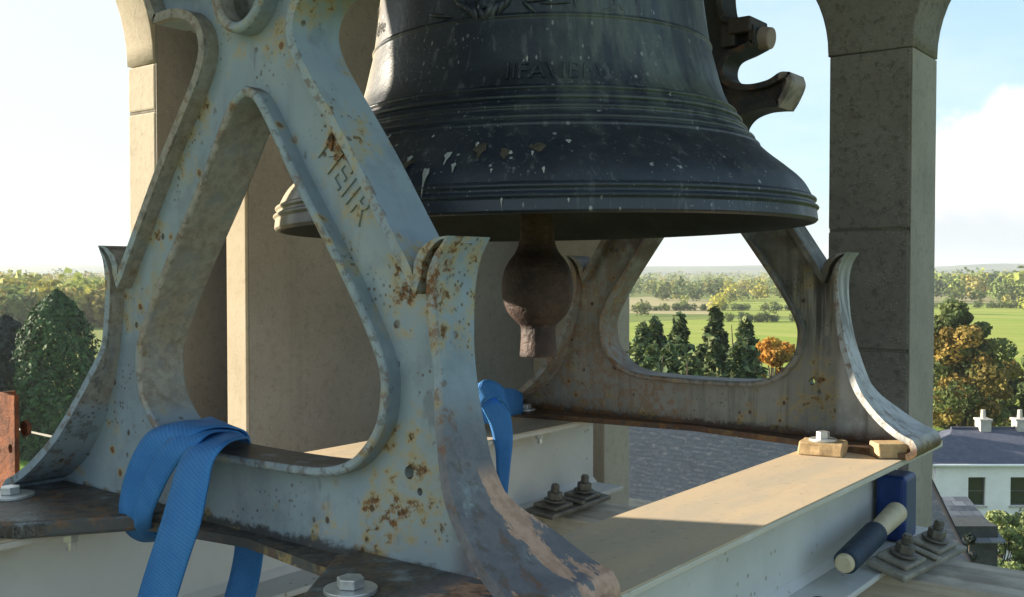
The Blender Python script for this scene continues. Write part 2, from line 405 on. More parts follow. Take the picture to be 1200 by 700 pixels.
def m_beamtop():
    m, g, b = mat('dusty_buff_paint'); o = g.pos()
    n1 = g.noise(g.map(o, (1.6, 0.5, 1)), 7, 6, 0.62); n2 = g.noise(o, 60, 5, 0.7)
    col = g.mix(g.ss(n1, 0.36, 0.64), (0.55, 0.44, 0.305), (0.46, 0.395, 0.305))
    st = g.noise(g.map(o, (30, 3.5, 1)), 1, 5, 0.6)
    col = g.mix(g.ss(st, 0.55, 0.75, 0, 0.5), col, (0.47, 0.35, 0.21))
    col = g.mix(g.ss(n2, 0.57, 0.70, 0, 0.55), col, (0.26, 0.22, 0.17))
    sp = g.noise(g.map(o, (40, 12, 1), (0, 0, 0), (0, 0, 0.5)), 1, 4, 0.6)
    col = g.mix(g.ss(sp, 0.66, 0.72, 0, 0.5), col, (0.62, 0.55, 0.44))
    setb(g, b, col, 0.85, 0, 0.2, g.bump(n2, 0.12, 0.003)); return m
M['beamtop'] = m_beamtop()
def m_strap():
    m, g, b = mat('blue_webbing'); uv = g.new('ShaderNodeTexCoord').outputs['UV']
    w = g.new('ShaderNodeTexWave', wave_type='BANDS', bands_direction='Y'); g.put(w.inputs[0], uv); w.inputs['Scale'].default_value = 1.0
    u, v, _ = g.sep(uv)
    a = g.math('SINE', g.math('MULTIPLY', u, 2 * math.pi * 8)); c = g.math('SINE', g.math('MULTIPLY', v, 2 * math.pi * 150))
    weave = g.math('MULTIPLY', g.math('ADD', g.math('MULTIPLY', a, c), 1.0), 0.5)
    n = g.noise(g.obj(), 14, 5, 0.6)
    col = g.mix(g.ss(n, 0.3, 0.7), (0.035, 0.175, 0.47), (0.060, 0.235, 0.56))
    col = g.mix(g.math('MULTIPLY', weave, 0.55), col, (0.016, 0.085, 0.29))
    edge = g.math('ABSOLUTE', g.math('SUBTRACT', u, 0.5))
    col = g.mix(g.ss(edge, 0.40, 0.44, 0, 0.5), col, (0.045, 0.21, 0.50))
    setb(g, b, col, 0.72, 0, 0.25, g.bump(weave, 0.5, 0.0015)); return m
M['strap'] = m_strap()
M['galv'] = m_simple('galvanised_steel', (0.62, 0.64, 0.65), 0.38, 0.12, 30, 0.1, 0.65, 0.5)
M['oldsteel'] = m_simple('greasy_clamp_steel', (0.20, 0.19, 0.17), 0.55, 0.22, 26, 0.4, 0.3, 0.5)
M['darkiron'] = m_simple('dark_iron', (0.035, 0.035, 0.042), 0.6, 0.2, 22, 0.4, 0.0, 0.4, (0.07, 0.05, 0.045))
M['clapper'] = m_simple('rusted_iron', (0.030, 0.018, 0.017), 0.62, 0.2, 18, 0.7, 0.1, 0.5, (0.075, 0.042, 0.034), 0.012)
M['post'] = m_simple('flaking_rust', (0.24, 0.085, 0.04), 0.9, 0.3, 16, 0.7, 0.0, 0.2, (0.075, 0.035, 0.025), 0.01)
M['paleiron'] = m_simple('peeled_primer', (0.34, 0.27, 0.23), 0.85, 0.1, 20, 0.3)
M['wood_end'] = m_simple('sawn_oak_block', (0.50, 0.36, 0.20), 0.85, 0.15, 25, 0.4)
def m_timber(name, c1, c2, axis=0):
    m, g, b = mat(name); o = g.pos()
    sc = [22, 22, 22]; sc[axis] = 1.4
    n = g.noise(g.map(o, tuple(sc)), 1, 6, 0.65); n2 = g.noise(o, 6, 5, 0.6)
    col = g.mix(g.ss(n, 0.35, 0.65), c1, c2); col = g.mix(g.ss(n2, 0.5, 0.72, 0, 0.6), col, tuple(c * 0.45 for c in c2))
    setb(g, b, col, 0.9, 0, 0.2, g.bump(n, 0.5, 0.008)); return m
M['timber'] = m_timber('weathered_timber', (0.70, 0.66, 0.59), (0.46, 0.41, 0.34))
M['timber_dark'] = m_timber('oily_timber', (0.15, 0.115, 0.075), (0.085, 0.065, 0.045))
M['hammer_blue'] = m_simple('blue_enamel', (0.012, 0.045, 0.20), 0.4, 0.15, 30, 0.1)
M['grip'] = m_simple('navy_rubber_grip', (0.022, 0.045, 0.085), 0.65, 0.2, 40, 0.2)
M['handle'] = m_simple('pale_ash_handle', (0.62, 0.54, 0.38), 0.6, 0.1, 30, 0.1)
M['letter_dark'] = m_simple('faint_marker', (0.10, 0.10, 0.10), 0.8, 0.1, 40, 0)
M['letter_pale'] = m_simple('worn_letter_paint', (0.115, 0.108, 0.095), 0.8, 0.25, 60, 0.3)
M['letter_frame'] = M['frame']
M['dropping'] = m_simple('bird_dropping', (0.40, 0.41, 0.39), 0.9, 0.12, 40, 0.3)
M['dropping_brown'] = m_simple('brown_dropping', (0.085, 0.07, 0.05), 0.9, 0.2, 40, 0.3)
M['white_wall'] = m_simple('white_render', (0.86, 0.86, 0.85), 0.9, 0.05, 0.9, 0.1)
def m_slate(name, c1, c2, sx, sz):
    m, g, b = mat(name); uv = g.new('ShaderNodeTexCoord').outputs['UV']
    br = g.new('ShaderNodeTexBrick'); g.put(br.inputs['Vector'], uv); br.inputs['Scale'].default_value = 1.0
    br.inputs['Color1'].default_value = (*c1, 1); br.inputs['Color2'].default_value = (*c2, 1); br.inputs['Mortar'].default_value = (*[c * 0.88 for c in c1], 1)
    br.inputs['Mortar Size'].default_value = 0.012; br.inputs['Brick Width'].default_value = sx; br.inputs['Row Height'].default_value = sz; br.inputs['Bias'].default_value = -0.1
    n = g.noise(uv, 3.0, 6, 0.7); n2 = g.noise(uv, 14, 5, 0.7)
    col = g.mix(g.ss(n, 0.45, 0.68, 0, 0.5), br.outputs['Color'], tuple(c * 0.6 for c in c2))
    n3 = g.noise(g.map(uv, (9, 30, 1), (0, 0, 0), (0, 0, 0.6)), 1.0, 5, 0.65)
    col = g.mix(g.ss(n3, 0.50, 0.70, 0, 0.55), col, (0.075, 0.083, 0.10))
    col = g.mix(g.ss(n2, 0.58, 0.70, 0, 0.5), col, (0.085, 0.093, 0.11))
    setb(g, b, col, 0.75, 0, 0.15, g.bump(g.math('ADD', g.math('MULTIPLY', br.outputs['Fac'], 0.4), n2), 0.3, 0.02)); return m
M['slate'] = m_slate('church_slate', (0.024, 0.036, 0.052), (0.026, 0.039, 0.055), 0.11, 0.05)
M['slate_house'] = m_slate('house_slate', (0.085, 0.095, 0.135), (0.115, 0.125, 0.165), 0.3, 0.22)
M['lead'] = m_simple('lead_flashing', (0.36, 0.38, 0.40), 0.6, 0.1, 6, 0.1)
M['chimney'] = m_simple('chimney_render', (0.50, 0.47, 0.42), 0.9, 0.12, 4, 0.2)
M['glass'] = m_simple('window_glass', (0.025, 0.032, 0.030), 0.08, 0.1, 2, 0, 0, 0.6)
M['winframe'] = m_simple('dark_window_frame', (0.10, 0.10, 0.10), 0.5, 0.05, 5, 0)
M['bark'] = m_simple('bark', (0.10, 0.08, 0.06), 0.95, 0.2, 6, 0.5)

def m_leaf(name, transl=0.25):
    m, g, b = mat(name)
    at = g.new('ShaderNodeAttribute', attribute_name='tint')
    setb(g, b, at.outputs['Color'], 0.7, 0, 0.25)
    tr = g.new('ShaderNodeBsdfTranslucent'); g.l.new(at.outputs['Color'], tr.inputs['Color'])
    mx = g.new('ShaderNodeMixShader'); mx.inputs[0].default_value = transl
    out = g.n['Material Output']
    g.l.new(b.outputs[0], mx.inputs[1]); g.l.new(tr.outputs[0], mx.inputs[2]); g.l.new(mx.outputs[0], out.inputs['Surface'])
    return m
M['leaf'] = m_leaf('leaves', 0.3)
M['needle'] = m_leaf('needles', 0.12)

# ------------------------------------------------------------------ the setting: ground, fields, hills, woods
GZ = -15.0
def m_ground():
    m, g, b = mat('meadow'); o = g.pos()
    n0 = g.noise(o, 0.006, 5, 0.6); n1 = g.noise(o, 0.05, 5, 0.6); n2 = g.noise(o, 1.5, 5, 0.7)
    col = g.mix(g.ss(n0, 0.40, 0.60), (0.14, 0.20, 0.035), (0.19, 0.21, 0.06))
    col = g.mix(g.ss(n1, 0.45, 0.70, 0, 0.5), col, (0.10, 0.15, 0.03))
    col = g.mix(g.ss(n2, 0.45, 0.70, 0, 0.3), col, (0.08, 0.11, 0.025))
    setb(g, b, col, 0.95, 0, 0.1); return m
M['ground'] = m_ground()
def m_field(name, c, c2):
    m, g, b = mat(name); o = g.pos()
    n0 = g.noise(g.map(o, (0.02, 0.08, 1)), 1, 5, 0.6); n1 = g.noise(o, 0.6, 5, 0.7)
    col = g.mix(g.ss(g.math('ADD', g.math('MULTIPLY', n0, 0.7), g.math('MULTIPLY', n1, 0.3)), 0.38, 0.62), c, c2)
    setb(g, b, col, 0.95, 0, 0.1); return m
M['field_green'] = m_field('bright_pasture', (0.20, 0.27, 0.035), (0.30, 0.32, 0.075))
M['field_tan'] = m_field('stubble', (0.36, 0.31, 0.17), (0.31, 0.28, 0.13))
M['field_lawn'] = m_field('lawn_grass', (0.14, 0.25, 0.03), (0.11, 0.20, 0.025))

bm = bmesh.new(); bmesh.ops.create_grid(bm, x_segments=8, y_segments=8, size=6500)
ground = bm_obj('ground', bm, M['ground']); ground.location = (-2500, 2500, GZ); tag(ground, kind='structure')
def field(pxs, m, dz, name='field'):
    vs = [at_z(px, py, GZ) + Vector((0, 0, dz)) for px, py in pxs]
    o = mesh_obj(name, vs, [tuple(range(len(vs)))], m); tag(o, kind='structure'); return o
field([(700, 432), (960, 432), (960, 376), (840, 374), (700, 380)], M['field_green'], 0.06)
field([(690, 367), (830, 369), (840, 352), (760, 348), (690, 351)], M['field_tan'], 0.08)
field([(843, 369), (1010, 374), (1000, 345), (850, 347)], M['field_green'], 0.10)
field([(1060, 470), (1330, 520), (1330, 361), (1060, 357)], M['field_green'], 0.12)
field([(1060, 355), (1300, 357), (1300, 347), (1060, 345)], M['field_tan'], 0.14)
field([(-900, 640), (-300, 700), (110, 640), (125, 512), (-120, 500), (-500, 520)], M['field_lawn'], 0.16, 'lawn')

def hills():
    m, g, b = mat('distant_hills'); o = g.pos()
    n = g.noise(o, 0.004, 6, 0.65)
    setb(g, b, g.mix(g.ss(n, 0.4, 0.62), (0.055, 0.085, 0.035), (0.13, 0.15, 0.06)), 1.0, 0, 0.05)
    N, K = 200, 5; vs, fs = [], []
    for i in range(N):
        px = -500 + i * 2300 / (N - 1)
        top = 16 + 6 * mnoise.noise((px * 0.004, 0, 3)) + 3 * mnoise.noise((px * 0.015, 1, 3)) + 22 * math.exp(-((px - 1175) / 75) ** 2) + 9 * math.exp(-((px - 880) / 160) ** 2) + 12 * math.exp(-((px - 40) / 190) ** 2)
        prof = [(3600, 0), (4000, 0.45), (4400, 0.92), (4700, 1.0), (5300, 0.0)]
        for d, k in prof:
            p = at_d(px, 318, d); vs.append((p.x, p.y, GZ - 0.5 + k * (top + 15)))
    for i in range(N - 1):
        for k in range(K - 1):
            a = i * K + k; fs.append((a, a + 1, a + K + 1, a + K))
    o = mesh_obj('hills', vs, fs, m, sm=60); tag(o, kind='structure')
hills()

ico = None
def ico_verts(sub):
    bm = bmesh.new(); bmesh.ops.create_icosphere(bm, subdivisions=sub, radius=1.0)
    v = np.array([x.co[:] for x in bm.verts]); f = np.array([[l.index for l in p.verts] for p in bm.faces]); bm.free()
    return v, f
def tinted_mesh(name, verts, faces, tints, m, parent=None):
    me = bpy.data.meshes.new(name)
    nv, nf, k = len(verts), len(faces), faces.shape[1]
    me.vertices.add(nv); me.vertices.foreach_set('co', np.asarray(verts, dtype=np.float32).ravel())
    me.loops.add(nf * k); me.loops.foreach_set('vertex_index', faces.astype(np.int32).ravel())
    me.polygons.add(nf); me.polygons.foreach_set('loop_start', np.arange(nf, dtype=np.int32) * k)
    me.polygons.foreach_set('loop_total', np.full(nf, k, dtype=np.int32))
    me.update()
    a = me.attributes.new('tint', 'FLOAT_COLOR', 'FACE')
    a.data.foreach_set('color', np.concatenate([tints, np.ones((nf, 1))], 1).astype(np.float32).ravel())
    me.validate(); me.materials.append(m)
    return link(bpy.data.objects.new(name, me), parent)
def leaf_quads(rng, pos, nrm, size, asp=1.5):
    """one bent-free quad per position, facing roughly along nrm with scatter"""
    n = len(pos)
    nn = nrm + rng.normal(0, 0.55, (n, 3)); nn /= np.linalg.norm(nn, axis=1)[:, None] + 1e-9
    t = np.cross(nn, rng.normal(0, 1, (n, 3))); t /= np.linalg.norm(t, axis=1)[:, None] + 1e-9
    bq = np.cross(nn, t)
    s = size * rng.uniform(0.55, 1.3, (n, 1))
    a, c = t * s * asp * 0.5, bq * s * 0.5
    mid = nn * s * 0.15
    v = np.stack([pos - a, pos - c + mid, pos + a, pos + c + mid], 1).reshape(-1, 3)
    f = np.arange(4 * n).reshape(n, 4)
    return v, f
def tint(rng, n, pal, jit=0.18):
    pal = np.array(pal); i = rng.integers(0, len(pal), n); c = pal[i]
    return np.clip(c * (1 + rng.normal(0, jit, (n, 1))), 0.004, 0.9)

def wood(label, pxr, dr, count, pal, hr=(7, 12), seed=1, name='woodland', power=1.0):
    rng = np.random.default_rng(seed); V, F, T = [], [], []; off = 0
    for i in range(count):
        px = rng.uniform(*pxr); d = dr[0] + (dr[1] - dr[0]) * rng.uniform() ** power
        p = at_d(px, 318, d); h = rng.uniform(*hr) * (1.0 if rng.uniform() > 0.15 else 1.25); w = h * rng.uniform(0.38, 0.62)
        n = int(np.clip(70000 / d, 40, 190))
        th = rng.normal(0, 1, (n, 3)); th /= np.linalg.norm(th, axis=1)[:, None]
        lump = 0.72 + 0.33 * np.sin(th[:, 0] * 5 + rng.uniform(0, 6)) * np.sin(th[:, 1] * 5 + rng.uniform(0, 6)) + rng.normal(0, 0.10, n)
        pos = th * lump[:, None] * np.array([w, w, h * 0.52]) + np.array([p.x, p.y, GZ + h * 0.50])
        v, f = leaf_quads(rng, pos, th, w * 0.30, 1.2)
        V.append(v); F.append(f + off); off += len(v)
        base = np.array(pal[rng.integers(0, len(pal))]) * rng.uniform(0.8, 1.25)
        T.append(np.clip(base * (1 + rng.normal(0, 0.16, (n, 1))), 0.004, 0.9))
    o = tinted_mesh(name, np.concatenate(V), np.concatenate(F), np.concatenate(T), M['leaf'])
    tag(o, label, 'woodland', kind='stuff'); return o
AUT = [(0.30, 0.33, 0.07), (0.34, 0.32, 0.06), (0.20, 0.25, 0.06), (0.13, 0.18, 0.05), (0.33, 0.27, 0.07), (0.26, 0.30, 0.07)]
GRN = [(0.08, 0.12, 0.045), (0.11, 0.15, 0.05), (0.16, 0.19, 0.06), (0.26, 0.24, 0.07)]
wood('yellow green autumn woodland spreading below the horizon on the left', (-700, 210), (270, 1100), 1150, AUT, (8, 12), 3, power=1.3)
wood('pale far woodland belt under the hazy hills', (-300, 1500), (950, 2600), 1300, AUT + GRN, (8, 15), 4, power=0.9)
wood('dark hedgerow trees beyond the stubble field in the middle distance', (700, 980), (500, 860), 130, GRN + AUT[:3], (6, 10), 5)
wood('mixed autumn trees behind the green field on the right', (1010, 1420), (480, 1100), 320, AUT + GRN, (9, 15), 6)

def hedge(label, pxr, d, count, seed, hr=(1.6, 3.2)):
    o = wood(label, pxr, (d, d * 1.015), count, GRN[:3] + AUT[2:4], hr, seed, 'hedge'); o['category'] = 'hedge'
hedge('hedge line across the fields behind the firs', (700, 1010), 385, 90, 51)
hedge('hedge between the tan field and the green pasture', (835, 1010), 300, 40, 52)
hedge('far hedge along the upper edge of the right hand field', (1060, 1330), 410, 80, 53)
wood('scattered field trees between the hedges', (690, 1400), (320, 560), 26, GRN + AUT, (4, 7), 54)

# single trees ---------------------------------------------------------------
def trunk_mesh(h, r, limbs, rng, parent):
    bm = bmesh.new()
    bend = rng.normal(0, 0.03 * h, 2)
    top = Vector((bend[0], bend[1], h))
    add_cyl(bm, (0, 0, -0.3), tuple(top * 0.5), r, r * 0.7, 9); add_cyl(bm, tuple(top * 0.5), tuple(top), r * 0.7, r * 0.12, 9)
    for a in limbs: add_cyl(bm, a[0], a[1], r * 0.32, r * 0.06, 6)
    return bm_obj('trunk', bm, M['bark'], parent, sm=60)
def broadleaf(name, base, h, w, pal, seed, label, cat='tree', leaves=7000, size=0.42, lobes=26, group=None, low=0.14):
    rng = np.random.default_rng(seed)
    root = empty(name, base, label, cat, group)
    LC = []; limbs = []
    for i in range(lobes):
        t = rng.uniform(low, 0.93); a = rng.uniform(0, 2 * math.pi)
        env = math.sin(math.pi * min(1, (t - low * 0.6) / (1.02 - low * 0.6)) ** 0.75) ** 0.7
        rr = w * env * rng.uniform(0.25, 0.85)
        c = np.array([rr * math.cos(a), rr * math.sin(a), t * h]); s = w * rng.uniform(0.14, 0.34) * (0.6 + 0.4 * env)
        LC.append((c, s)); limbs.append(((0, 0, max(0.12 * h, (t - 0.25) * h)), tuple(c)))
    per = leaves // lobes; P, Nn, T = [], [], []
    for c, s in LC:
        d = rng.normal(0, 1, (per, 3)); d /= np.linalg.norm(d, axis=1)[:, None]
        rad = s * (0.55 + 0.5 * rng.uniform(0, 1, (per, 1)) ** 0.6)
        P.append(c + d * rad * np.array([1, 1, 0.8])); Nn.append(d)
        base_c = np.array(pal[rng.integers(0, len(pal))]) * rng.uniform(0.75, 1.25)
        T.append(np.clip(base_c * (1 + rng.normal(0, 0.2, (per, 1))), 0.004, 0.9))
    v, f = leaf_quads(rng, np.concatenate(P), np.concatenate(Nn), size, 1.5)
    tinted_mesh('crown', v, f, np.concatenate(T), M['leaf'], root)
    trunk_mesh(h * 0.8, max(0.12, h * 0.022), limbs, rng, root)
    return root
def conifer(name, base, h, w, pal, seed, label, cat='conifer', dense=False, leaves=6500, size=0.40, group=None):
    rng = np.random.default_rng(seed); root = empty(name, base, label, cat, group, (rng.normal(0, 0.02), rng.normal(0, 0.02), 0))
    pal = [tuple(c * k for c in p) for p, k in zip(pal, [rng.uniform(0.75, 1.25)] * len(pal))]
    if dense:      # close-textured cypress shape
        t = rng.uniform(0.0, 1, leaves) ** 1.15; a = rng.uniform(0, 2 * math.pi, leaves)
        prof = np.interp(t, [0, .25, .45, .7, .85, .94, 1.0], [.92, 1.0, .98, .82, .58, .34, .03])
        lump = 1 + 0.12 * np.sin(a * 4 + t * 13) + 0.10 * np.sin(a * 9 - t * 23) + 0.07 * np.sin(a * 17 + t * 47) + rng.normal(0, 0.07, leaves)
        rr = w * prof * lump
        P = np.stack([rr * np.cos(a), rr * np.sin(a), t * h], 1)
        Nn = np.stack([np.cos(a), np.sin(a), 0.5 * np.ones(leaves)], 1)
    else:          # open fir with tiers of drooping branches
        P, Nn = [], []; nb = 150; per = leaves // nb
        for i in range(nb):
            t = 0.05 + 0.93 * (i / nb) ** 0.9; a = i * 2.39996 + rng.uniform(-0.4, 0.4)
            L = w * (1 - t) ** 1.05 * rng.uniform(0.4, 1.35) + 0.12
            u = rng.uniform(0.05, 1, per) ** 0.8; side = rng.normal(0, 0.20, per) * L * (0.4 + u)
            x = u * L * math.cos(a) - side * math.sin(a); y = u * L * math.sin(a) + side * math.cos(a)
            z = t * h + L * (0.10 - 0.32 * u ** 1.5 + 0.16 * u ** 4) + rng.normal(0, 0.10, per)
            P.append(np.stack([x, y, z], 1)); Nn.append(np.tile([0.4 * math.cos(a), 0.4 * math.sin(a), 0.8], (per, 1)))
        P.append(np.stack([rng.normal(0, 0.08, 60), rng.normal(0, 0.08, 60), h * rng.uniform(0.86, 0.99, 60)], 1)); Nn.append(rng.normal(0, 1, (60, 3)))
        P, Nn = np.concatenate(P), np.concatenate(Nn)
    v, f = leaf_quads(rng, P, Nn, size, 1.7)
    tinted_mesh('crown', v, f, tint(rng, len(f), pal, 0.22), M['needle'], root)
    trunk_mesh(h * 0.96, max(0.1, h * 0.016), [], rng, root)
    return root
def ground_pt(px, d):
    p = at_d(px, 350, d); return Vector((p.x, p.y, GZ))
def top_h(py, d): return 15 - (py - 318) / FPX * d

DK = [(0.028, 0.075, 0.024), (0.045, 0.10, 0.030), (0.034, 0.080, 0.034)]
conifer('cypress_tree', ground_pt(64, 83), top_h(341, 83), 2.9, DK, 11, 'tall dense dark green cypress on the lawn, seen left of the blue iron frame', dense=True, leaves=15000, size=0.25, cat='tree')
conifer('spruce_tree', ground_pt(4, 88), top_h(372, 88), 3.0, [(0.025, 0.045, 0.038), (0.035, 0.058, 0.048)], 12, 'bluish dark conifer at the left edge beside the tall cypress', dense=True, leaves=7000, size=0.42, cat='tree')
conifer('spruce_tree', ground_pt(-70, 84), top_h(380, 84), 3.2, [(0.025, 0.045, 0.034), (0.035, 0.058, 0.042)], 13, 'dark conifer just past the left edge, outermost of the lawn conifers', dense=True, leaves=4000, size=0.5, cat='tree')
FR = [(0.08, 0.13, 0.055), (0.12, 0.17, 0.065), (0.18, 0.21, 0.085), (0.05, 0.085, 0.045)]
firs = [(722, 384, 62, 3.0, 'fir half hidden behind the pale jamb, leftmost of the firs in the far frame opening'),
        (748, 374, 57, 2.9, 'second fir from the pale jamb, seen low in the far frame opening'),
        (770, 368, 60, 2.8, 'slim fir in the left group with a top just under the tan field'),
        (796, 363, 55, 2.7, 'tallest fir of the left group, pointed top against the green field'),
        (786, 398, 48, 2.4, 'low fir standing in front of the tallest fir of the left group'),
        (823, 402, 52, 2.5, 'short fir in the dip between the two groups of firs'),
        (848, 355, 58, 3.1, 'tallest fir of the right group, pointed top against the bright field'),
        (838, 392, 50, 2.5, 'low fir in front of the tallest fir of the right group'),
        (760, 400, 46, 2.6, 'low dark fir at the foot of the left group of firs'),
        (808, 408, 47, 2.6, 'low fir filling the gap between the two groups of firs'),
        (862, 398, 47, 2.4, 'low fir at the foot of the right group beside the orange tree'),
        (872, 368, 60, 2.9, 'broad fir at the right of the group beside the orange tree')]
for i, (px, py, d, w, lab) in enumerate(firs):
    conifer('fir_tree', ground_pt(px, d), top_h(py + 4, d), w * 1.5, FR, 20 + i, lab, leaves=9000, size=0.28, group='firs seen through the far frame', cat='tree')
ORG = [(0.42, 0.21, 0.035), (0.48, 0.29, 0.045), (0.33, 0.20, 0.04), (0.26, 0.20, 0.045)]
MIXED = [(0.20, 0.16, 0.04), (0.12, 0.15, 0.045), (0.085, 0.12, 0.04), (0.24, 0.17, 0.04), (0.10, 0.13, 0.04)]
broadleaf('autumn_tree', ground_pt(905, 66), top_h(388, 66), 2.4, ORG, 31, 'low orange autumn tree behind the far frame at the right of the firs', leaves=9000, size=0.22, lobes=40)
broadleaf('autumn_tree', ground_pt(1128, 86), top_h(352, 86), 4.6, MIXED, 32, 'big bronze and green tree standing behind the white house', leaves=22000, size=0.27, lobes=80)
broadleaf('autumn_tree', ground_pt(1080, 104), top_h(350, 104), 3.4, ORG, 33, 'orange tree close behind the stone column, left of the bronze tree', leaves=11000, size=0.30, lobes=46)
broadleaf('autumn_tree', ground_pt(1178, 92), top_h(420, 92), 3.0, MIXED + GRN[:2], 34, 'lower green and brown tree behind the house chimneys', leaves=11000, size=0.28, lobes=46)
broadleaf('autumn_tree', ground_pt(1245, 120), top_h(365, 120), 4.0, ORG + MIXED, 35, 'yellow brown tree at the far right past the chimneys', leaves=5000, size=0.5)
SH = [(0.20, 0.25, 0.10), (0.27, 0.32, 0.14), (0.14, 0.19, 0.08)]
broadleaf('garden_shrub', ground_pt(1178, 40), top_h(592, 40), 1.25, SH, 41, 'pale green shrub in front of the white house at the right edge', 'shrub', leaves=5000, size=0.13, lobes=34, low=0.3)
broadleaf('garden_shrub', ground_pt(1212, 42), top_h(585, 42), 1.5, SH, 42, 'larger pale shrub partly past the right edge below the house', 'shrub', leaves=4500, size=0.14, lobes=30, low=0.3)
broadleaf('ivy_shrub', ground_pt(1136, 27), top_h(606, 27), 0.62, [(0.025, 0.035, 0.03), (0.05, 0.06, 0.06)], 43, 'dark leafy shrub between the slate roof and the pale shrub', 'shrub', leaves=3000, size=0.11, lobes=24, low=0.3)

# ------------------------------------------------------------------ haze
def haze():
    bm = bmesh.new(); add_box(bm, (-9500, -4500, GZ - 1.2), (4500, 9500, 62))
    m = bpy.data.materials.new('haze_air'); m.use_nodes = True
    n = m.node_tree.nodes; l = m.node_tree.links; n.remove(n['Principled BSDF'])
    v = n.new('ShaderNodeVolumePrincipled'); v.inputs['Color'].default_value = (0.86, 0.92, 1.0, 1); v.inputs['Density'].default_value = 0.00017; v.inputs['Anisotropy'].default_value = 0.2
    l.new(v.outputs[0], n['Material Output'].inputs['Volume'])
    o = bm_obj('haze', bm, m); tag(o, kind='stuff'); o.display_type = 'WIRE'
haze()

# ------------------------------------------------------------------ house and church roof
def quad_uv(o, u_dir, v_dir):
    me = o.data; uv = me.uv_layers.new(name='UVMap')
    for lp in me.loops:
        c = me.vertices[lp.vertex_index].co; uv.data[lp.index].uv = (c.dot(u_dir), c.dot(v_dir))
def build_house():
    # local axes: x along the front, y away from the camera
    e = at_d(1097, 545, 51)
    root = empty('white_house', (e.x, e.y, GZ), 'white rendered two storey house with hipped slate roof and chimneys', 'house', rot=(0, 0, PSI))
    ze = e.z - GZ; L, D, zr = 15.0, 6.4, ze + 1.22
    # walls with window openings in the front (windows set in reveals)
    wins = [(1.62, 0.86, -2.05), (3.74, 0.86, -2.05), (6.0, 0.86, -2.05), (8.4, 0.86, -2.05)]
    xs = []
    outer = [(0, 0), (L, 0), (L, ze), (0, ze)]
    holes = []
    for (x, w, dz) in wins:
        holes.append([(x, ze + dz), (x + w, ze + dz), (x + w, ze - 0.62), (x, ze - 0.62)])
        holes.append([(x, 1.0), (x + w, 1.0), (x + w, 2.5), (x, 2.5)])
    front = me_obj('front_wall', plate_with_holes(outer, holes, 0.3), M['white_wall'], root); front.location = (0, 0.15, 0)
    bm = bmesh.new()
    add_box(bm, (0, 0.302, 0), (0.3, D, ze)); add_box(bm, (L - 0.3, 0.302, 0), (L, D, ze)); add_box(bm, (0.302, D - 0.3, 0), (L - 0.302, D, ze))
    bm_obj('wall', bm, M['white_wall'], root)
    k = 0
    for h in holes:
        x0, z0 = h[0]; x1, z1 = h[2]
        bm = bmesh.new(); t = 0.06
        add_box(bm, (x0, 0.14, z0), (x0 + t, 0.20, z1)); add_box(bm, (x1 - t, 0.14, z0), (x1, 0.20, z1))
        add_box(bm, (x0 + t, 0.14, z0), (x1 - t, 0.20, z0 + t)); add_box(bm, (x0 + t, 0.14, z1 - t), (x1 - t, 0.20, z1)); add_box(bm, (x0 + t, 0.145, (z0 + z1) / 2 - 0.025), (x1 - t, 0.195, (z0 + z1) / 2 + 0.025))
        w = bm_obj('window', bm, M['winframe'], root)
        bm = bmesh.new(); add_box(bm, (x0 + t - 0.01, 0.165, z0 + t - 0.01), (x1 - t + 0.01, 0.172, z1 - t + 0.01)); bm_obj('pane', bm, M['glass'], w)
        bm = bmesh.new(); add_box(bm, (x0 - 0.08, -0.08, z0 - 0.1), (x1 + 0.08, 0.12, z0 - 0.005)); bm_obj('sill', bm, M['chimney'], w)
    # hipped roof
    o_ = 0.22; hipx = 2.2
    vs = [(-o_, -o_, ze), (L + o_, -o_, ze), (L + o_, D + o_, ze), (-o_, D + o_, ze), (hipx, D / 2, zr), (L - hipx, D / 2, zr)]
    vs += [(x, y, z + 0.12) for x, y, z in vs]
    fs = [(6, 7, 11, 10), (8, 9, 10, 11), (9, 6, 10), (7, 8, 11), (0, 1, 2, 3), (0, 1, 7, 6), (1, 2, 8, 7), (2, 3, 9, 8), (3, 0, 6, 9)]
    rf = mesh_obj('roof', vs, fs, M['slate_house'], root)
    quad_uv(rf, Vector((1, 0.15, 0)), Vector((0.2, 0.7, 0.7)))
    bm = bmesh.new(); add_box(bm, (hipx - 0.1, D / 2 - 0.09, zr + 0.10), (L - hipx + 0.1, D / 2 + 0.09, zr + 0.2)); bm_obj('ridge_tiles', bm, M['slate_house'], rf)
    bm = bmesh.new(); add_cyl(bm, (-o_ - 0.05, -o_ - 0.06, ze + 0.03), (L + o_, -o_ - 0.06, ze + 0.03), 0.07, 0.07, 8); bm_obj('gutter', bm, M['white_wall'], root)
    for cx in (3.8, 5.75, 10.8):
        bm = bmesh.new(); add_box(bm, (cx - 0.28, D / 2 - 0.35, zr - 0.7), (cx + 0.28, D / 2 + 0.35, zr + 0.55)); add_box(bm, (cx - 0.34, D / 2 - 0.41, zr + 0.552), (cx + 0.34, D / 2 + 0.41, zr + 0.66))
        ch = bm_obj('chimney', bm, M['chimney'], rf)
        bm = bmesh.new(); add_cyl(bm, (cx, D / 2, zr + 0.66), (cx, D / 2, zr + 1.12), 0.14, 0.11, 12); bm_obj('chimney_pot', bm, M['chimney'], root)
    return root
build_house()

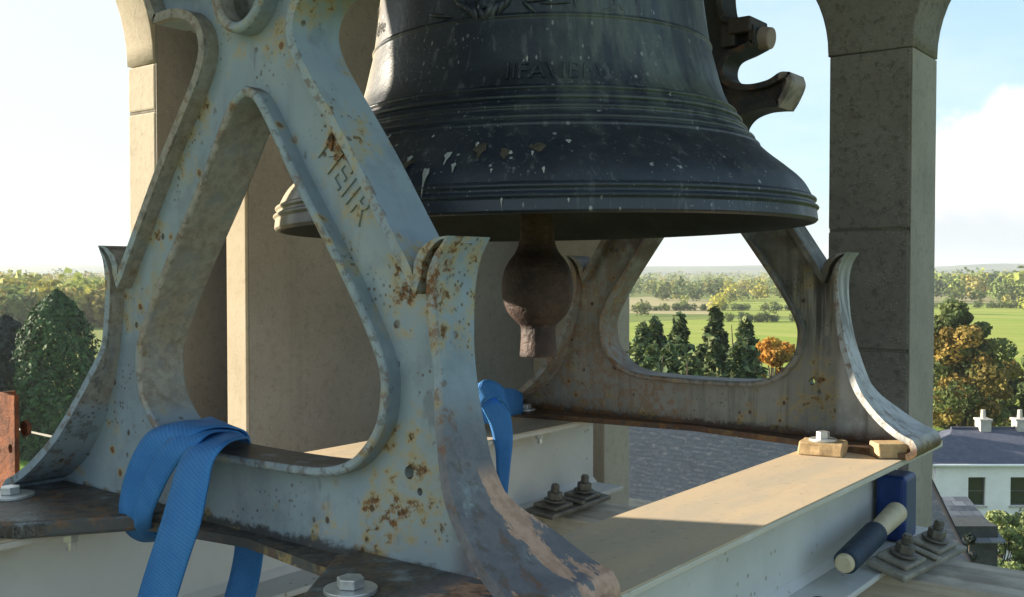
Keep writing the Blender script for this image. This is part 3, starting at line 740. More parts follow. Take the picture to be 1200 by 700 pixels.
M['soot'] = m_simple('blackened_lead', (0.018, 0.02, 0.024), 0.9, 0.1, 8, 0, 0, 0.1)
def build_church_roof():
    # slope facing the tower; ridge along x
    yr, zr, s = 8.6, -1.2, 0.8
    xr = -2.17; xl = -9.0; ye = 4.4
    root = empty('church_roof', (xr, yr, zr), 'blue grey slate church roof below the belfry opening', 'roof')
    def P(x, y): return (x - xr, y - yr, -(yr - y) * s)
    def on(px, py):        # where a line of sight meets the slope
        r_ = pixdir(px, py); t_ = (zr - s * yr) / (r_.z - s * r_.y); return r_ * t_
    ha, hb = on(1066, 512), on(1112, 607)
    kx = (hb.x - ha.x) / (hb.y - ha.y)
    hx = lambda y: ha.x + (y - ha.y) * kx
    vs = [P(xl, ye), P(hx(ye), ye), P(hx(yr), yr), P(xl, yr)]
    vs += [(x, y, z - 0.12) for x, y, z in vs]
    fs = [(0, 1, 2, 3), (4, 5, 6, 7), (0, 1, 5, 4), (1, 2, 6, 5), (2, 3, 7, 6), (3, 0, 4, 7)]
    o = mesh_obj('slate_slope', vs, fs, M['slate'], root); n = math.hypot(1, s)
    quad_uv(o, Vector((1, 0, 0)), Vector((0, 1 / n, s / n)))
    vs2 = [P(xl, yr), P(hx(yr), yr), (hx(yr) - xr, 4.2, -4.2 * s), (xl - xr, 4.2, -4.2 * s)]; vs2 += [(x, y, z - 0.12) for x, y, z in vs2]
    vs2 = [(x, y + 0.003, z) for x, y, z in vs2]
    o = mesh_obj('rear_slope', vs2, fs, M['slate'], root); quad_uv(o, Vector((1, 0, 0)), Vector((0, 1 / n, -s / n)))
    bm = bmesh.new(); add_cyl(bm, (xl - xr, 0, 0.03), (hx(yr) - xr, 0, 0.03), 0.09, 0.09, 10); bm_obj('ridge_tiles', bm, M['lead'], root)
    # barge capping down the right edge
    bm = bmesh.new(); a = Vector(P(hx(yr), yr)); b_ = Vector(P(hx(ye), ye))
    add_cyl(bm, a, b_, 0.016, 0.016, 8); bm_obj('barge_capping', bm, M['soot'], root)
    bm = bmesh.new(); add_box(bm, (xl - xr + 0.1, -3.6, -14 - zr + 0.2 - 1.2), (hx(yr) - xr - 1.0, 3.6, -3.6 * s - 0.35)); bm_obj('church_wall', bm, M['stone_rough'], root)
build_church_roof()
def build_outhouse():
    c = at_d(1112, 604, 30)
    root = empty('garden_shed', (c.x, c.y, GZ), 'low shed with pale sheet roof beyond the slate verge', 'shed', rot=(0, 0, PSI))
    zt = c.z - GZ
    bm = bmesh.new(); add_box(bm, (0, 0.1, 0), (1.5, 2.4, zt - 0.35)); bm_obj('wall', bm, M['shed_boards'], root)
    bm = bmesh.new()
    vs = [(-0.15, -0.1, zt - 0.75), (1.65, -0.1, zt - 0.75), (1.65, 2.5, zt), (-0.15, 2.5, zt)]; vs += [(x, y, z - 0.06) for x, y, z in vs]
    o = mesh_obj('sheet_roof', vs, [(0, 1, 2, 3), (4, 5, 6, 7), (0, 1, 5, 4), (1, 2, 6, 5), (2, 3, 7, 6), (3, 0, 4, 7)], M['slate_roofpale'], root)
    quad_uv(o, Vector((1, 0, 0)), Vector((0, 0.9, 0.4)))
M['slate_roofpale'] = m_slate('pale_patched_roof', (0.05, 0.06, 0.08), (0.20, 0.22, 0.25), 0.4, 0.3)
M['shed_boards'] = m_simple('dark_stained_boards', (0.05, 0.055, 0.06), 0.8, 0.2, 6, 0.2)
build_outhouse()

# ------------------------------------------------------------------ belfry
FY = 3.10        # inner face of the far wall
def arch_panel(x0, x1, openings, spring, top, bottom_z):
    """outline of a wall panel standing on bottom_z with arched gaps; returns (outer, holes)"""
    pts = [(x0, bottom_z)]
    for a, b in openings:
        r = (b - a) / 2; cx = (a + b) / 2
        pts += [(a, bottom_z), (a, spring)]
        pts += [(cx - r * math.cos(math.pi * k / 28), spring + r * math.sin(math.pi * k / 28)) for k in range(1, 28)]
        pts += [(b, spring), (b, bottom_z)]
    pts += [(x1, bottom_z), (x1, top), (x0, top)]
    out = []
    for p in pts:
        if not out or (abs(p[0] - out[-1][0]) + abs(p[1] - out[-1][1])) > 1e-6: out.append(p)
    return out
tower = empty('bell_tower', (-1.29, 1.73, GZ), 'stone belfry with round arched openings around the bell', 'tower')
def tw(o): o.location = (o.location.x + 1.29, o.location.y - 1.73, o.location.z - GZ); o.parent = tower; return o
SILL = -0.88
def build_tower():
    # far wall: springers carry two arches each side of a slim column
    th = 0.256; spring = 0.665
    c0, c1 = -1.157, -0.914
    jx = -1.970
    aw = 0.815
    op = [(jx, c0), (c1, c1 + aw)]
    # everything above the springing, cut back to piers below
    up = [(jx - 0.45, spring)]
    def semi(a, b):
        r = (b - a) / 2; cx = (a + b) / 2
        return [(cx - r * math.cos(math.pi * k / 32), spring + r * math.sin(math.pi * k / 32)) for k in range(0, 33)]
    up += semi(*op[0]) + semi(*op[1]) + [(c1 + aw + 0.45, spring), (c1 + aw + 0.45, 1.75), (jx - 0.45, 1.75)]
    o = me_obj('arch_wall', plate_with_holes(up, [], th, 0.006), M['stone_rough']); o.location = (0, FY + th / 2, 0); tw(o)
    def col(name, x0, x1, y0, y1, zs, m, jm=True):
        for a, b in zip(zs[:-1], zs[1:]):
            bm = bmesh.new(); add_box(bm, (x0, y0, a + 0.003), (x1, y1, b - 0.003)); tw(bm_obj(name, bm, m, bevel=0.006))
        for z in zs[1:-1]:
            bm = bmesh.new(); add_box(bm, (x0 + 0.003, y0 + 0.003, z - 0.0029), (x1 - 0.003, y1 - 0.003, z + 0.0029))
            tw(bm_obj('mortar_joint', bm, M['joint']))
    col('column', c0, c1, FY, FY + th, [SILL, -0.238, 0.125, 0.66], M['stone_rough'])
    bm = bmesh.new(); add_box(bm, (c1 + 0.0005, FY + 0.004, SILL), (c1 + 0.004, FY + th - 0.004, 0.655)); tw(bm_obj('smooth_margin', bm, M['stone_margin']))
    # corner pier of the far wall (left of the first arch)
    col('far_pier', -2.60, jx, FY + 0.001, FY + 0.176, [SILL, -0.52, -0.30, 0.15, 0.66], M['stone'])
    col('right_pier', c1 + aw, c1 + aw + 0.45, FY, FY + th, [SILL, -0.238, 0.125, 0.66], M['stone_rough'])
    # left wall
    XL, XO = -2.600, -2.735
    y0, y1 = 0.72, 1.705; spl = 0.60
    def lwall(pts, t, name, m):
        o = me_obj(name, plate_with_holes(pts, [], t, 0.003), m); o.rotation_euler = (0, 0, R(90)); return o
    r = (y1 - y0) / 2; cy = (y0 + y1) / 2
    arc = [(cy - r * math.cos(math.pi * k / 32), spl + r * math.sin(math.pi * k / 32)) for k in range(0, 33)]
    pts = [(-0.2, spl)] + arc + [(FY + 0.05, spl), (FY + 0.05, 1.75), (-0.2, 1.75)]
    o = lwall(pts, XL - XO, 'side_arch_wall', M['stone']); o.location = ((XL + XO) / 2, 0, 0); tw(o)
    zs = [SILL, -0.42, 0.07, 0.46, 0.597]
    col('side_pier', XO, XL, y1, FY - 0.002, zs, M['stone'])
    col('near_shade_pier', XO, XL, -0.2, y0, [SILL, -0.42, 0.07, 0.597], M['stone'])  # out of view; added solid to keep sun off the near frame
    bm = bmesh.new(); add_box(bm, (XL + 0.0005, y1 + 0.003, SILL), (XL + 0.004, FY - 0.002, 1.74)); tw(bm_obj('inner_shade_panel', bm, M['stone_dark']))  # dark panel over the pier's inner face, its shade put into colour
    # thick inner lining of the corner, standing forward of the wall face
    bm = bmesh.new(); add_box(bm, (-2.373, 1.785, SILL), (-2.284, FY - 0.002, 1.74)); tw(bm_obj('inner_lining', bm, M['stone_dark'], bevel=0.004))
    bm = bmesh.new(); add_box(bm, (-2.371, 1.775, SILL), (-2.286, 1.7845, 1.74)); tw(bm_obj('sun_strip_facing', bm, M['stone_pale'], bevel=0.003))  # pale facing, the sunlit strip is put into its colour
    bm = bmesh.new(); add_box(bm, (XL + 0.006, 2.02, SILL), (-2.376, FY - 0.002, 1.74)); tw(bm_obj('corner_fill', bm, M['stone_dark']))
    # sills and the body of the tower below
    bm = bmesh.new(); add_box(bm, (-2.80, FY - 0.05, SILL - 0.22), (-0.895, FY + 0.33, SILL - 0.002)); tw(bm_obj('far_sill', bm, M['stone'], bevel=0.008))
    bm = bmesh.new(); add_box(bm, (-2.82, -0.3, -0.80), (-2.53, FY - 0.053, -0.585)); 
    tw(bm_obj('side_sill', bm, M['lead'], bevel=0.008))
    bm = bmesh.new(); add_box(bm, (-2.80, -0.3, GZ), (-2.55, FY + 0.3, -0.803)); add_box(bm, (-2.548, FY - 0.02, GZ), (0.40, FY + 0.3, SILL - 0.224))
    add_box(bm, (0.15, -0.3, GZ), (0.40, FY - 0.022, -1.25)); add_box(bm, (-2.548, -0.3, GZ), (0.148, -0.05, -1.25))
    tw(bm_obj('tower_wall', bm, M['stone_rough']))
    bm = bmesh.new(); add_box(bm, (-2.548, -0.048, -1.36), (0.148, FY - 0.022, -1.30)); tw(bm_obj('belfry_floor', bm, M['timber_dark']))
build_tower()

bm = bmesh.new(); add_box(bm, (-2.82, -0.32, 1.755), (0.46, FY + 0.33, 1.86)); tw(bm_obj('shade_ceiling', bm, M['stone']))  # out of view; added to cut sky light inside the belfry
# timbers carrying the steel
def timber(name, lo, hi, m, label):
    c = Vector(((lo[0] + hi[0]) / 2, (lo[1] + hi[1]) / 2, lo[2]))
    bm = bmesh.new(); add_box(bm, Vector(lo) - c, Vector(hi) - c); bmesh.ops.subdivide_edges(bm, edges=bm.edges, cuts=5, use_grid_fill=True)
    for v in bm.verts: v.co += Vector((mnoise.noise(v.co * 7 + c), mnoise.noise(v.co * 9 + c + Vector((5, 0, 0))), mnoise.noise(v.co * 8 + c + Vector((0, 9, 0))))) * 0.004
    o = bm_obj(name, bm, m, bevel=0.006); o.location = c; tag(o, label, 'timber'); return o
timber('timber_beam', (-2.52, 2.33, -0.90), (0.14, 2.56, -0.684), M['timber'], 'weathered grey timber crossbeam under the far ends of the steel beams')
timber('timber_beam', (-2.52, 0.62, -0.90), (0.14, 0.85, -0.684), M['timber'], 'timber crossbeam under the near ends of the steel beams, below the iron frame')

# steel beams
BT = -0.430
def steel_beam(cx, y0, y1, label):
    root = empty('steel_beam', (cx, (y0 + y1) / 2, BT - 0.24), label, 'beam', 'steel beams under the bell frames')
    hy = (y1 - y0) / 2; w = 0.1175; H = 0.24; t = 0.013
    bm = bmesh.new(); add_box(bm, (-w, -hy, H - 0.003), (w, hy, H)); bm_obj('dusty_top', bm, M['beamtop'], root)
    bm = bmesh.new(); add_box(bm, (-w, -hy, H - t - 0.003), (w, hy, H - 0.0035)); bm_obj('top_flange', bm, M['beam'], root, bevel=0.003)
    bm = bmesh.new(); add_box(bm, (-0.006, -hy, t + 0.0005), (0.006, hy, H - t - 0.0035)); bm_obj('web', bm, M['beam'], root)
    bm = bmesh.new(); add_box(bm, (-w, -hy, 0), (w, hy, t)); bf = bm_obj('bottom_flange', bm, M['beam'], root, bevel=0.003)
    # root fillets
    bm = bmesh.new()
    for sx in (-1, 1):
        vs = [(sx * 0.0065, -hy + .001, t + 0.0006), (sx * 0.022, -hy + .001, t + 0.0006), (sx * 0.0065, -hy + .001, t + 0.016)]
        a = [bm.verts.new(v) for v in vs]; b = [bm.verts.new((v[0], hy - .001, v[2])) for v in vs]
        bm.faces.new(a); bm.faces.new(b)
        for i in range(3): bm.faces.new((a[i], a[(i + 1) % 3], b[(i + 1) % 3], b[i]))
    bm_obj('fillet', bm, M['beam'], root)
    return root
rb = steel_beam(-0.8305, 0.30, 2.72, 'right hand grey steel beam with buff dusty top in the sun')
lb = steel_beam(-1.750, 0.30, 2.68, 'left hand pale steel beam running behind the blue strap')
# dark raised discs painted as the shade inside the lower flange's bolt holes
for y in (1.86, 1.99):
    bm = bmesh.new(); add_cyl(bm, (0.075, y - 1.51, 0.0125), (0.075, y - 1.51, 0.0145), 0.012, 0.012, 16); bm_obj('hole_disc', bm, M['darkiron'], rb)

# ------------------------------------------------------------------ cast iron bell frames
HALF_LEG_UP = [(0.353, 0.424), (0.345, 0.440), (0.322, 0.474), (0.297, 0.511), (0.232, 0.607), (0.160, 0.703), (0.128, 0.748), (0.114, 0.783), (0.120, 0.812), (0.142, 0.834), (0.178, 0.845), (0.213, 0.846), (0.240, 0.844)]
def half_outer():
    toe = [(0.598, 0.046), (0.566, 0.060), (0.520, 0.092), (0.470, 0.145), (0.437, 0.210), (0.412, 0.275), (0.398, 0.340), (0.392, 0.400), (0.398, 0.445), (0.415, 0.476)]
    leaf = [(0.415, 0.476), (0.392, 0.473), (0.370, 0.462), (0.357, 0.446), (0.353, 0.424)]
    return chain([(0.0, 0.0), (0.592, 0.0)], [(0.592, 0.0), (0.607, 0.012), (0.608, 0.030), (0.598, 0.046)], toe, leaf, HALF_LEG_UP, [(0.240, 0.844), (0.256, 0.868), (0.272, 0.905), (0.266, 0.930)],
                 [(0.266, 0.930), (0.240, 0.932), (0.205, 0.916), (0.150, 0.912), (0.098, 0.930), (0.083, 0.955), (0.095, 0.985), (0.140, 1.000), (0.172, 1.012)],
                 [(0.172, 1.012), (0.168, 1.062)], [(0.168, 1.062), (0.115, 1.085), (0.080, 1.12), (0.072, 1.30), (0.072, 1.52)], [(0.072, 1.52), (0.0, 1.52)])
HALF_HOLE = [(0.0, 0.700), (0.022, 0.688), (0.050, 0.652), (0.107, 0.566), (0.160, 0.493), (0.220, 0.410), (0.266, 0.338), (0.287, 0.293), (0.289, 0.258), (0.281, 0.221), (0.258, 0.188), (0.224, 0.161), (0.178, 0.147), (0.120, 0.142), (0.0, 0.140)]
def lerp_tab(t, tab):
    if t <= tab[0][0]: return tab[0][1]
    for (a, x), (b, y) in zip(tab[:-1], tab[1:]):
        if t <= b: return x + (y - x) * (t - a) / (b - a)
    return tab[-1][1]
def yf(x, z): 
    k = min(1, max(0, (abs(x) - 0.36) / 0.06)); return k * lerp_tab(z, [(0.0, -0.088), (0.06, -0.078), (0.16, -0.048), (0.30, 0.0)])
def yb(x, z):
    k = min(1, max(0, (abs(x) - 0.36) / 0.04))
    return 0.092 + k * (lerp_tab(z, [(0.0, 0.112), (0.046, 0.110), (0.088, 0.092), (0.125, 0.056), (0.155, 0.042), (0.22, 0.055), (0.28, 0.066), (0.36, 0.075), (0.45, 0.088)]) - 0.092)
def ribbon(name, loop, t, m, parent, inward=True, fixed=None, bevel=0.005):
    n = len(loop); P = [Vector(p) for p in loop]
    area = sum(P[i].x * P[(i + 1) % n].y - P[(i + 1) % n].x * P[i].y for i in range(n)); sgn = 1 if area > 0 else -1
    if not inward: sgn = -sgn
    vs, fs = [], []
    for i in range(n):
        a, b, c = P[i - 1], P[i], P[(i + 1) % n]
        d1 = (b - a).normalized(); d2 = (c - b).normalized()
        n1 = Vector((-d1.y, d1.x)) * sgn; n2 = Vector((-d2.y, d2.x)) * sgn
        nn = (n1 + n2)
        nn = nn.normalized() if nn.length > 0.2 else n1
        tt = t * (min(1.0, max(0.22, (Vector((abs(b.x), b.y)) - Vector((0.415, 0.476))).length / 0.055)) if not fixed else 1.0)
        q = b + nn * tt / max(0.6, nn.dot(n1))
        f_, k_ = (fixed if fixed else (yf(b.x, b.y), yb(b.x, b.y)))
        vs += [(b.x, f_, b.y), (b.x, k_, b.y), (q.x, k_, q.y), (q.x, f_, q.y)]
    for i in range(n):
        j = (i + 1) % n
        for k in range(4):
            fs.append((i * 4 + k, i * 4 + (k + 1) % 4, j * 4 + (k + 1) % 4, j * 4 + k))
    o = mesh_obj(name, vs, fs, m, parent, sm=38, bevel=bevel, seg=2)
    return o
def hexbolt(name, base, m, parent, r=0.016, h=0.013, wr=0.036, shank=0.0, label=None):
    b = Vector(base)
    bm = bmesh.new(); add_cyl(bm, b + Vector((0, 0, 0.006)), b + Vector((0, 0, 0.006 + h)), r, r, 6)
    if shank: add_cyl(bm, b + Vector((0, 0, 0.006 + h)), b + Vector((0, 0, 0.006 + h + shank)), r * 0.5, r * 0.5, 12)
    o = bm_obj(name, bm, m, parent, bevel=0.0015)
    bm = bmesh.new(); add_cyl(bm, b, b + Vector((0, 0, 0.0057)), wr, wr, 28); bm_obj('washer', bm, m, o, bevel=0.001)
    return o
def build_frame(y, label, m, near):
    root = empty('bell_cradle', (-1.29, y, BT), label, 'bell frame', 'cast iron bell frames')
    h = half_outer(); outer = h + [Vector((-p.x, p.y)) for p in reversed(h)][1:-1]
    hh = catmull(HALF_HOLE, 5); hole = hh + [Vector((-p.x, p.y)) for p in reversed(hh)][1:-1]
    t = 0.015
    def inset(loop, d):
        n = len(loop); area = sum(loop[i].x * loop[(i + 1) % n].y - loop[(i + 1) % n].x * loop[i].y for i in range(n)); s = 1 if area > 0 else -1
        out = []
        for i in range(n):
            v = (loop[(i + 1) % n] - loop[i - 1]); v = v.normalized() if v.length > 1e-9 else Vector((1, 0)); out.append(loop[i] + Vector((-v.y, v.x)) * s * d)
        return out
    ring = [(-0.012 + 0.052 * math.cos(a * math.pi / 20), 0.880 + 0.066 * math.sin(a * math.pi / 20)) for a in range(40)]
    def disc(cx, cz, r, n=14): return [(cx + r * math.cos(2 * math.pi * k / n), cz + r * 1.1 * math.sin(2 * math.pi * k / n)) for k in range(n)]
    small = [disc(0.319, 0.152, 0.0085), disc(-0.263, 0.156, 0.007), disc(0.339, 0.128, 0.005), disc(0.298, 0.300, 0.005), disc(-0.340, 0.335, 0.005)]
    web_o = [(p.x, p.y) for p in inset(outer, t * 0.55)]
    web_h = [(p.x, p.y) for p in inset(hole, -t * 0.55)]
    me = plate_with_holes(web_o, [web_h, ring] + small, 0.030)
    me.transform(Matrix.Translation((0, 0.043, 0))); w = me_obj('web_plate', me, m, root, 30)
    ribbon('outer_flange', outer, t, m, root)
    ribbon('opening_flange', hole, t * 0.95, m, root, inward=False, fixed=(0.0, 0.092), bevel=0.006)
    ribbon('boss_ring', [Vector(p) for p in ring], 0.017, m, root, inward=False, fixed=(-0.004, 0.098), bevel=0.006)
    # pads that carry the holding down bolts, standing out in front of the web
    padL = [(-0.205, -0.004), (-0.233, -0.044), (-0.283, -0.117), (-0.333, -0.190), (-0.40, -0.230), (-0.585, -0.232), (-0.625, -0.17), (-0.625, 0.085), (-0.205, 0.085)]
    for sgn in ((-1, 1) if near else ()):
        bm = bmesh.new(); pts = catmull([(x * -sgn, yy) for x, yy in padL[:2]], 4) + [Vector((x * -sgn, yy)) for x, yy in padL[2:]]
        if sgn < 0: pts = [Vector((-abs(p.x), p.y)) for p in pts]
        a = [bm.verts.new((p.x, p.y, 0.0)) for p in pts]; b = [bm.verts.new((p.x, p.y, 0.030)) for p in pts]
        bm.faces.new(a); bm.faces.new(b)
        for i in range(len(pts)): bm.faces.new((a[i], a[(i + 1) % len(pts)], b[(i + 1) % len(pts)], b[i]))
        # keep the pad out of the base flange
        for v in bm.verts: v.co.z = 0.0 - 0.0015 if v.co.z < 0.01 else 0.027
        bm_obj('foot_pad', bm, m, root, bevel=0.006)
    hexbolt('bolt', (-0.530, -0.105, 0.027) if near else (-0.535, -0.035, 0.0155), M['galv'], root, wr=0.040 if near else 0.03, r=0.018)
    if near: hexbolt('bolt', (0.350, -0.112, 0.027), M['galv'], root, wr=0.034, r=0.018)
    # bearing on top
    bm = bmesh.new(); add_box(bm, (-0.11, -0.03, 1.522), (0.11, 0.122, 1.56)); add_cyl(bm, (0, -0.03, 1.60), (0, 0.122, 1.60), 0.075, 0.075, 24); bm_obj('bearing', bm, m, root, bevel=0.004)
    return root, m
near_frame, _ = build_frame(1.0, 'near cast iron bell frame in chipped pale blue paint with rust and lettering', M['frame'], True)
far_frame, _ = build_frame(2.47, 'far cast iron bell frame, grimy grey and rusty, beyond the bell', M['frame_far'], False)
# cast lettering down the near frame's right leg
tm = text_mesh('MEIIR', 0.060, 0.0022, 0.0010)
ca, sa = math.cos(R(-50.6)), math.sin(R(-50.6))
tm.transform(Matrix(((ca, -sa, 0, 0.133), (0, 0, -1, 0.0275), (sa, ca, 0, 0.606), (0, 0, 0, 1))))
o = me_obj('cast_lettering', tm, M['frame'], near_frame)
tm = text_mesh('BYRNE', 0.027, 0.0012, 0.0, 'RIGHT')
dv = Vector((0.050, 0.073, 0)).normalized(); nv = Vector((dv.y, -dv.x, 0))
rp = at_z(30, 612, BT + 0.005); base_p = Vector((-0.3105, -0.1570, 0.0035)) + nv * 0.0008
tm.transform(Matrix(((dv.x, 0, nv.x, base_p.x), (dv.y, 0, nv.y, base_p.y), (0, 1, 0, base_p.z), (0, 0, 0, 1))))
o = me_obj('foot_lettering', tm, M['letter_pale'], near_frame)
# fittings on the far frame's shoulder, showing beside the bell
bm = bmesh.new(); add_box(bm, (0.075, 0.0, 1.015), (0.115, 0.09, 1.075)); add_box(bm, (0.10, -0.012, 1.045), (0.165, 0.10, 1.085))
o = bm_obj('shoulder_clip', bm, M['darkiron'], far_frame, bevel=0.006)
bm = bmesh.new(); add_cyl(bm, (0.168, 0.045, 1.035), (0.200, 0.045, 1.030), 0.030, 0.028, 18); bm_obj('clip_end', bm, M['paleiron'], far_frame, bevel=0.004)

# packers under the far frame
def packer(loc, size, rot, label):
    bm = bmesh.new(); add_box(bm, (-size[0] / 2, -size[1] / 2, 0), (size[0] / 2, size[1] / 2, size[2]))
    bmesh.ops.subdivide_edges(bm, edges=bm.edges, cuts=3, use_grid_fill=True)
    for v in bm.verts: v.co += Vector((mnoise.noise(v.co * 40), mnoise.noise(v.co * 45 + Vector((3, 3, 3))), 0)) * 0.004
    o = bm_obj('wood_block', bm, M['wood_end'], bevel=0.003); o.location = loc; o.rotation_euler = (0, 0, rot); return tag(o, label, 'wood block', 'wood blocks under the far frame')
p = at_z(968, 521, -0.41)
packer((p.x, p.y - 0.02, BT + 0.001), (0.10, 0.075, 0.030), R(12), 'bright sawn wood block with a bolt on it, in front of the far frame foot')
hb = empty('anchor_bolt', (p.x, p.y - 0.02, BT + 0.0315), 'short hex bolt and washer on the wood block by the far frame', 'bolt')
hexbolt('bolt_head', (0, 0, 0), M['galv'], hb, wr=0.032, r=0.016, h=0.016)
p = at_z(1043, 525, -0.41)
packer((p.x, p.y - 0.01, BT + 0.001), (0.07, 0.055, 0.034), R(40), 'broken wood chip wedged under the toe of the far frame')

# ------------------------------------------------------------------ the bell
BC = Vector((-1.259, 1.745, 0.086))
TILT = R(1.1)
bell = empty('bell', BC, 'large dark bronze bell with ring mouldings and bird droppings hanging between the frames', 'bell', rot=(0, -TILT, 0))
BELL = [(0.330, 0.84), (0.325, 0.80), (0.300, 0.775), (0.312, 0.70), (0.318, 0.62), (0.325, 0.54), (0.334, 0.46), (0.346, 0.37), (0.356, 0.325), (0.372, 0.265), (0.392, 0.225), (0.420, 0.180), (0.456, 0.140), (0.494, 0.108), (0.524, 0.080), (0.541, 0.050), (0.5485, 0.024), (0.5515, 0.004)]
def bell_r(z):
    tab = sorted([(zz, r) for r, zz in BELLC])
    return lerp_tab(z, tab)
BELLC = [(p.x, p.y) for p in catmull([(r, z) for r, z in BELL[2:]], 6)]
M['darkbronze'] = m_simple('dark_green_bronze', (0.022, 0.028, 0.022), 0.6, 0.2, 14, 0.4)
def build_bell():
    prof = [(0.0, 0.845), (0.12, 0.842), (0.20, 0.830), (0.255, 0.812), (0.285, 0.795)]
    body = list(BELLC)
    # raised rings
    rings = [(0.226, 0.0060, 0.0050), (0.209, 0.0070, 0.0065), (0.191, 0.0058, 0.0055), (0.172, 0.0065, 0.0065), (0.158, 0.004, 0.004), (0.044, 0.006, 0.006), (0.028, 0.006, 0.0055), (0.36, 0.003, 0.004), (0.70, 0.005, 0.005), (0.68, 0.005, 0.005)]
    zs = sorted(set([z for _, z in body] + [zr + d for zr, _, w in rings for d in np.linspace(-w * 1.6, w * 1.6, 9)]), reverse=True)
    outp = []
    for z in zs:
        r = bell_r(z)
        for zr, hgt, w in rings: r += hgt * max(0.0, 1 - ((z - zr) / w) ** 2)
        outp.append((r, z))
    prof += outp
    prof += [(0.5475, 0.0), (0.540, -0.001)]
    vs, fs = lathe(prof, 160)
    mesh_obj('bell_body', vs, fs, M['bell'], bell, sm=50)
    inner = [(0.5399, -0.001), (0.535, -0.0008), (0.505, 0.02), (0.470, 0.055), (0.42, 0.11), (0.37, 0.18), (0.335, 0.26), (0.31, 0.36), (0.295, 0.50), (0.28, 0.68), (0.24, 0.755), (0.0, 0.775)]
    vs, fs = lathe(inner, 120)
    mesh_obj('bell_interior', vs, fs, M['darkbronze'], bell, sm=50)
    # crown, yoke, gudgeons
    bm = bmesh.new()
    for k in range(4):
        a = k * math.pi / 2; add_cyl(bm, (0.09 * math.cos(a), 0.09 * math.sin(a), 0.84), (0.05 * math.cos(a), 0.05 * math.sin(a), 0.97), 0.028, 0.028, 10)
    bm_obj('crown', bm, M['bell'], bell)
    bm = bmesh.new(); add_box(bm, (-0.09, -0.50, 0.965), (0.09, 0.50, 1.13)); add_cyl(bm, (0, -0.80, 1.09), (0, 0.80, 1.09), 0.035, 0.035, 16); bm_obj('headstock', bm, M['darkiron'], bell, bevel=0.01)
    # clapper
    c = at_d(629, 335, 2.15) - BC
    cp = [(0.0, 0.70), (0.022, 0.70), (0.024, 0.30), (0.030, 0.13), (0.034, 0.03), (0.037, -0.02), (0.045, -0.045), (0.058, -0.062), (0.070, -0.085), (0.0755, -0.115), (0.073, -0.145), (0.063, -0.172), (0.046, -0.192), (0.038, -0.200), (0.0365, -0.212), (0.0375, -0.235), (0.0395, -0.255), (0.0395, -0.263), (0.034, -0.265), (0.0, -0.265)]
    cpp = [(max(0, p.x), p.y) for p in catmull(cp, 3)]
    vs, fs = lathe(cpp, 40)
    o = mesh_obj('clapper', vs, fs, M['clapper'], bell, sm=50); o.location = (c.x, c.y, 0.0)
build_bell()
TOW = Vector((0.586, -0.811, 0)); LFT = Vector((-0.79, -0.61, 0))      # from the bell towards the lens, and to its left
def wrap_text(name, s, size, phi0, z0, extr, m, off=0.0, arc=True, slant=0.0):
    """lettering laid round the bell; phi grows to the left, so letters advance with falling phi"""
    me = text_mesh(s, size, extr)
    for v in me.vertices:
        z = z0 + v.co.y; r = bell_r(z); phi = phi0 - v.co.x / r
        rr = r + v.co.z + off
        d = TOW * math.cos(phi) + LFT * math.sin(phi)
        v.co = Vector((d.x * rr, d.y * rr, z + slant * v.co.x))
    return me_obj(name, me, m, bell)
wrap_text('inscription', 'IIFAVIBI·VNNIMI', 0.044, R(10), 0.243, 0.0034, M['bell'])
wrap_text('faint_writing', 'Live', 0.038, R(74), 0.385, 0.0006, M['letter_dark'], 0.0006)
wrap_text('faint_writing', 'er', 0.038, R(80), 0.430, 0.0006, M['letter_dark'], 0.0006)
def relief():
    # wreath of leaves cast high on the waist
    bm = bmesh.new(); rng = random.Random(3)
    for k in range(34):
        a = 2 * math.pi * k / 34; ph = R(17) + 0.20 * math.cos(a); z = 0.455 + 0.085 * math.sin(a)
        r = bell_r(z); d = TOW * math.cos(ph) + LFT * math.sin(ph)
        mtx = Matrix.Translation(Vector((d.x * r, d.y * r, z))) @ d.to_track_quat('Z', 'Y').to_matrix().to_4x4() @ Matrix.Rotation(a + rng.uniform(-.5, .5), 4, 'Z') @ Matrix.Diagonal((0.020, 0.008, 0.005, 1))
        bmesh.ops.create_icosphere(bm, subdivisions=1, radius=1.0, matrix=mtx)
    bm_obj('cast_wreath', bm, M['bell'], bell, sm=60)
relief()
def ornament():
    rng = random.Random(9)
    for k in range(44):
        bm = bmesh.new()
        ph = R(rng.choice([rng.gauss(-22, 8), rng.gauss(14, 12)])); z = rng.uniform(0.37, 0.52)
        r = bell_r(z); d = TOW * math.cos(ph) + LFT * math.sin(ph)
        mtx = Matrix.Translation(Vector((d.x * r, d.y * r, z))) @ d.to_track_quat('Z', 'Y').to_matrix().to_4x4() @ Matrix.Rotation(rng.uniform(0, 3.1), 4, 'Z') @ Matrix.Diagonal((rng.uniform(0.012, 0.030), rng.uniform(0.003, 0.006), 0.006, 1))
        bmesh.ops.create_icosphere(bm, subdivisions=2, radius=1.0, matrix=mtx)
        bm_obj('cast_leaf', bm, M['bell'], bell, sm=60)
ornament()
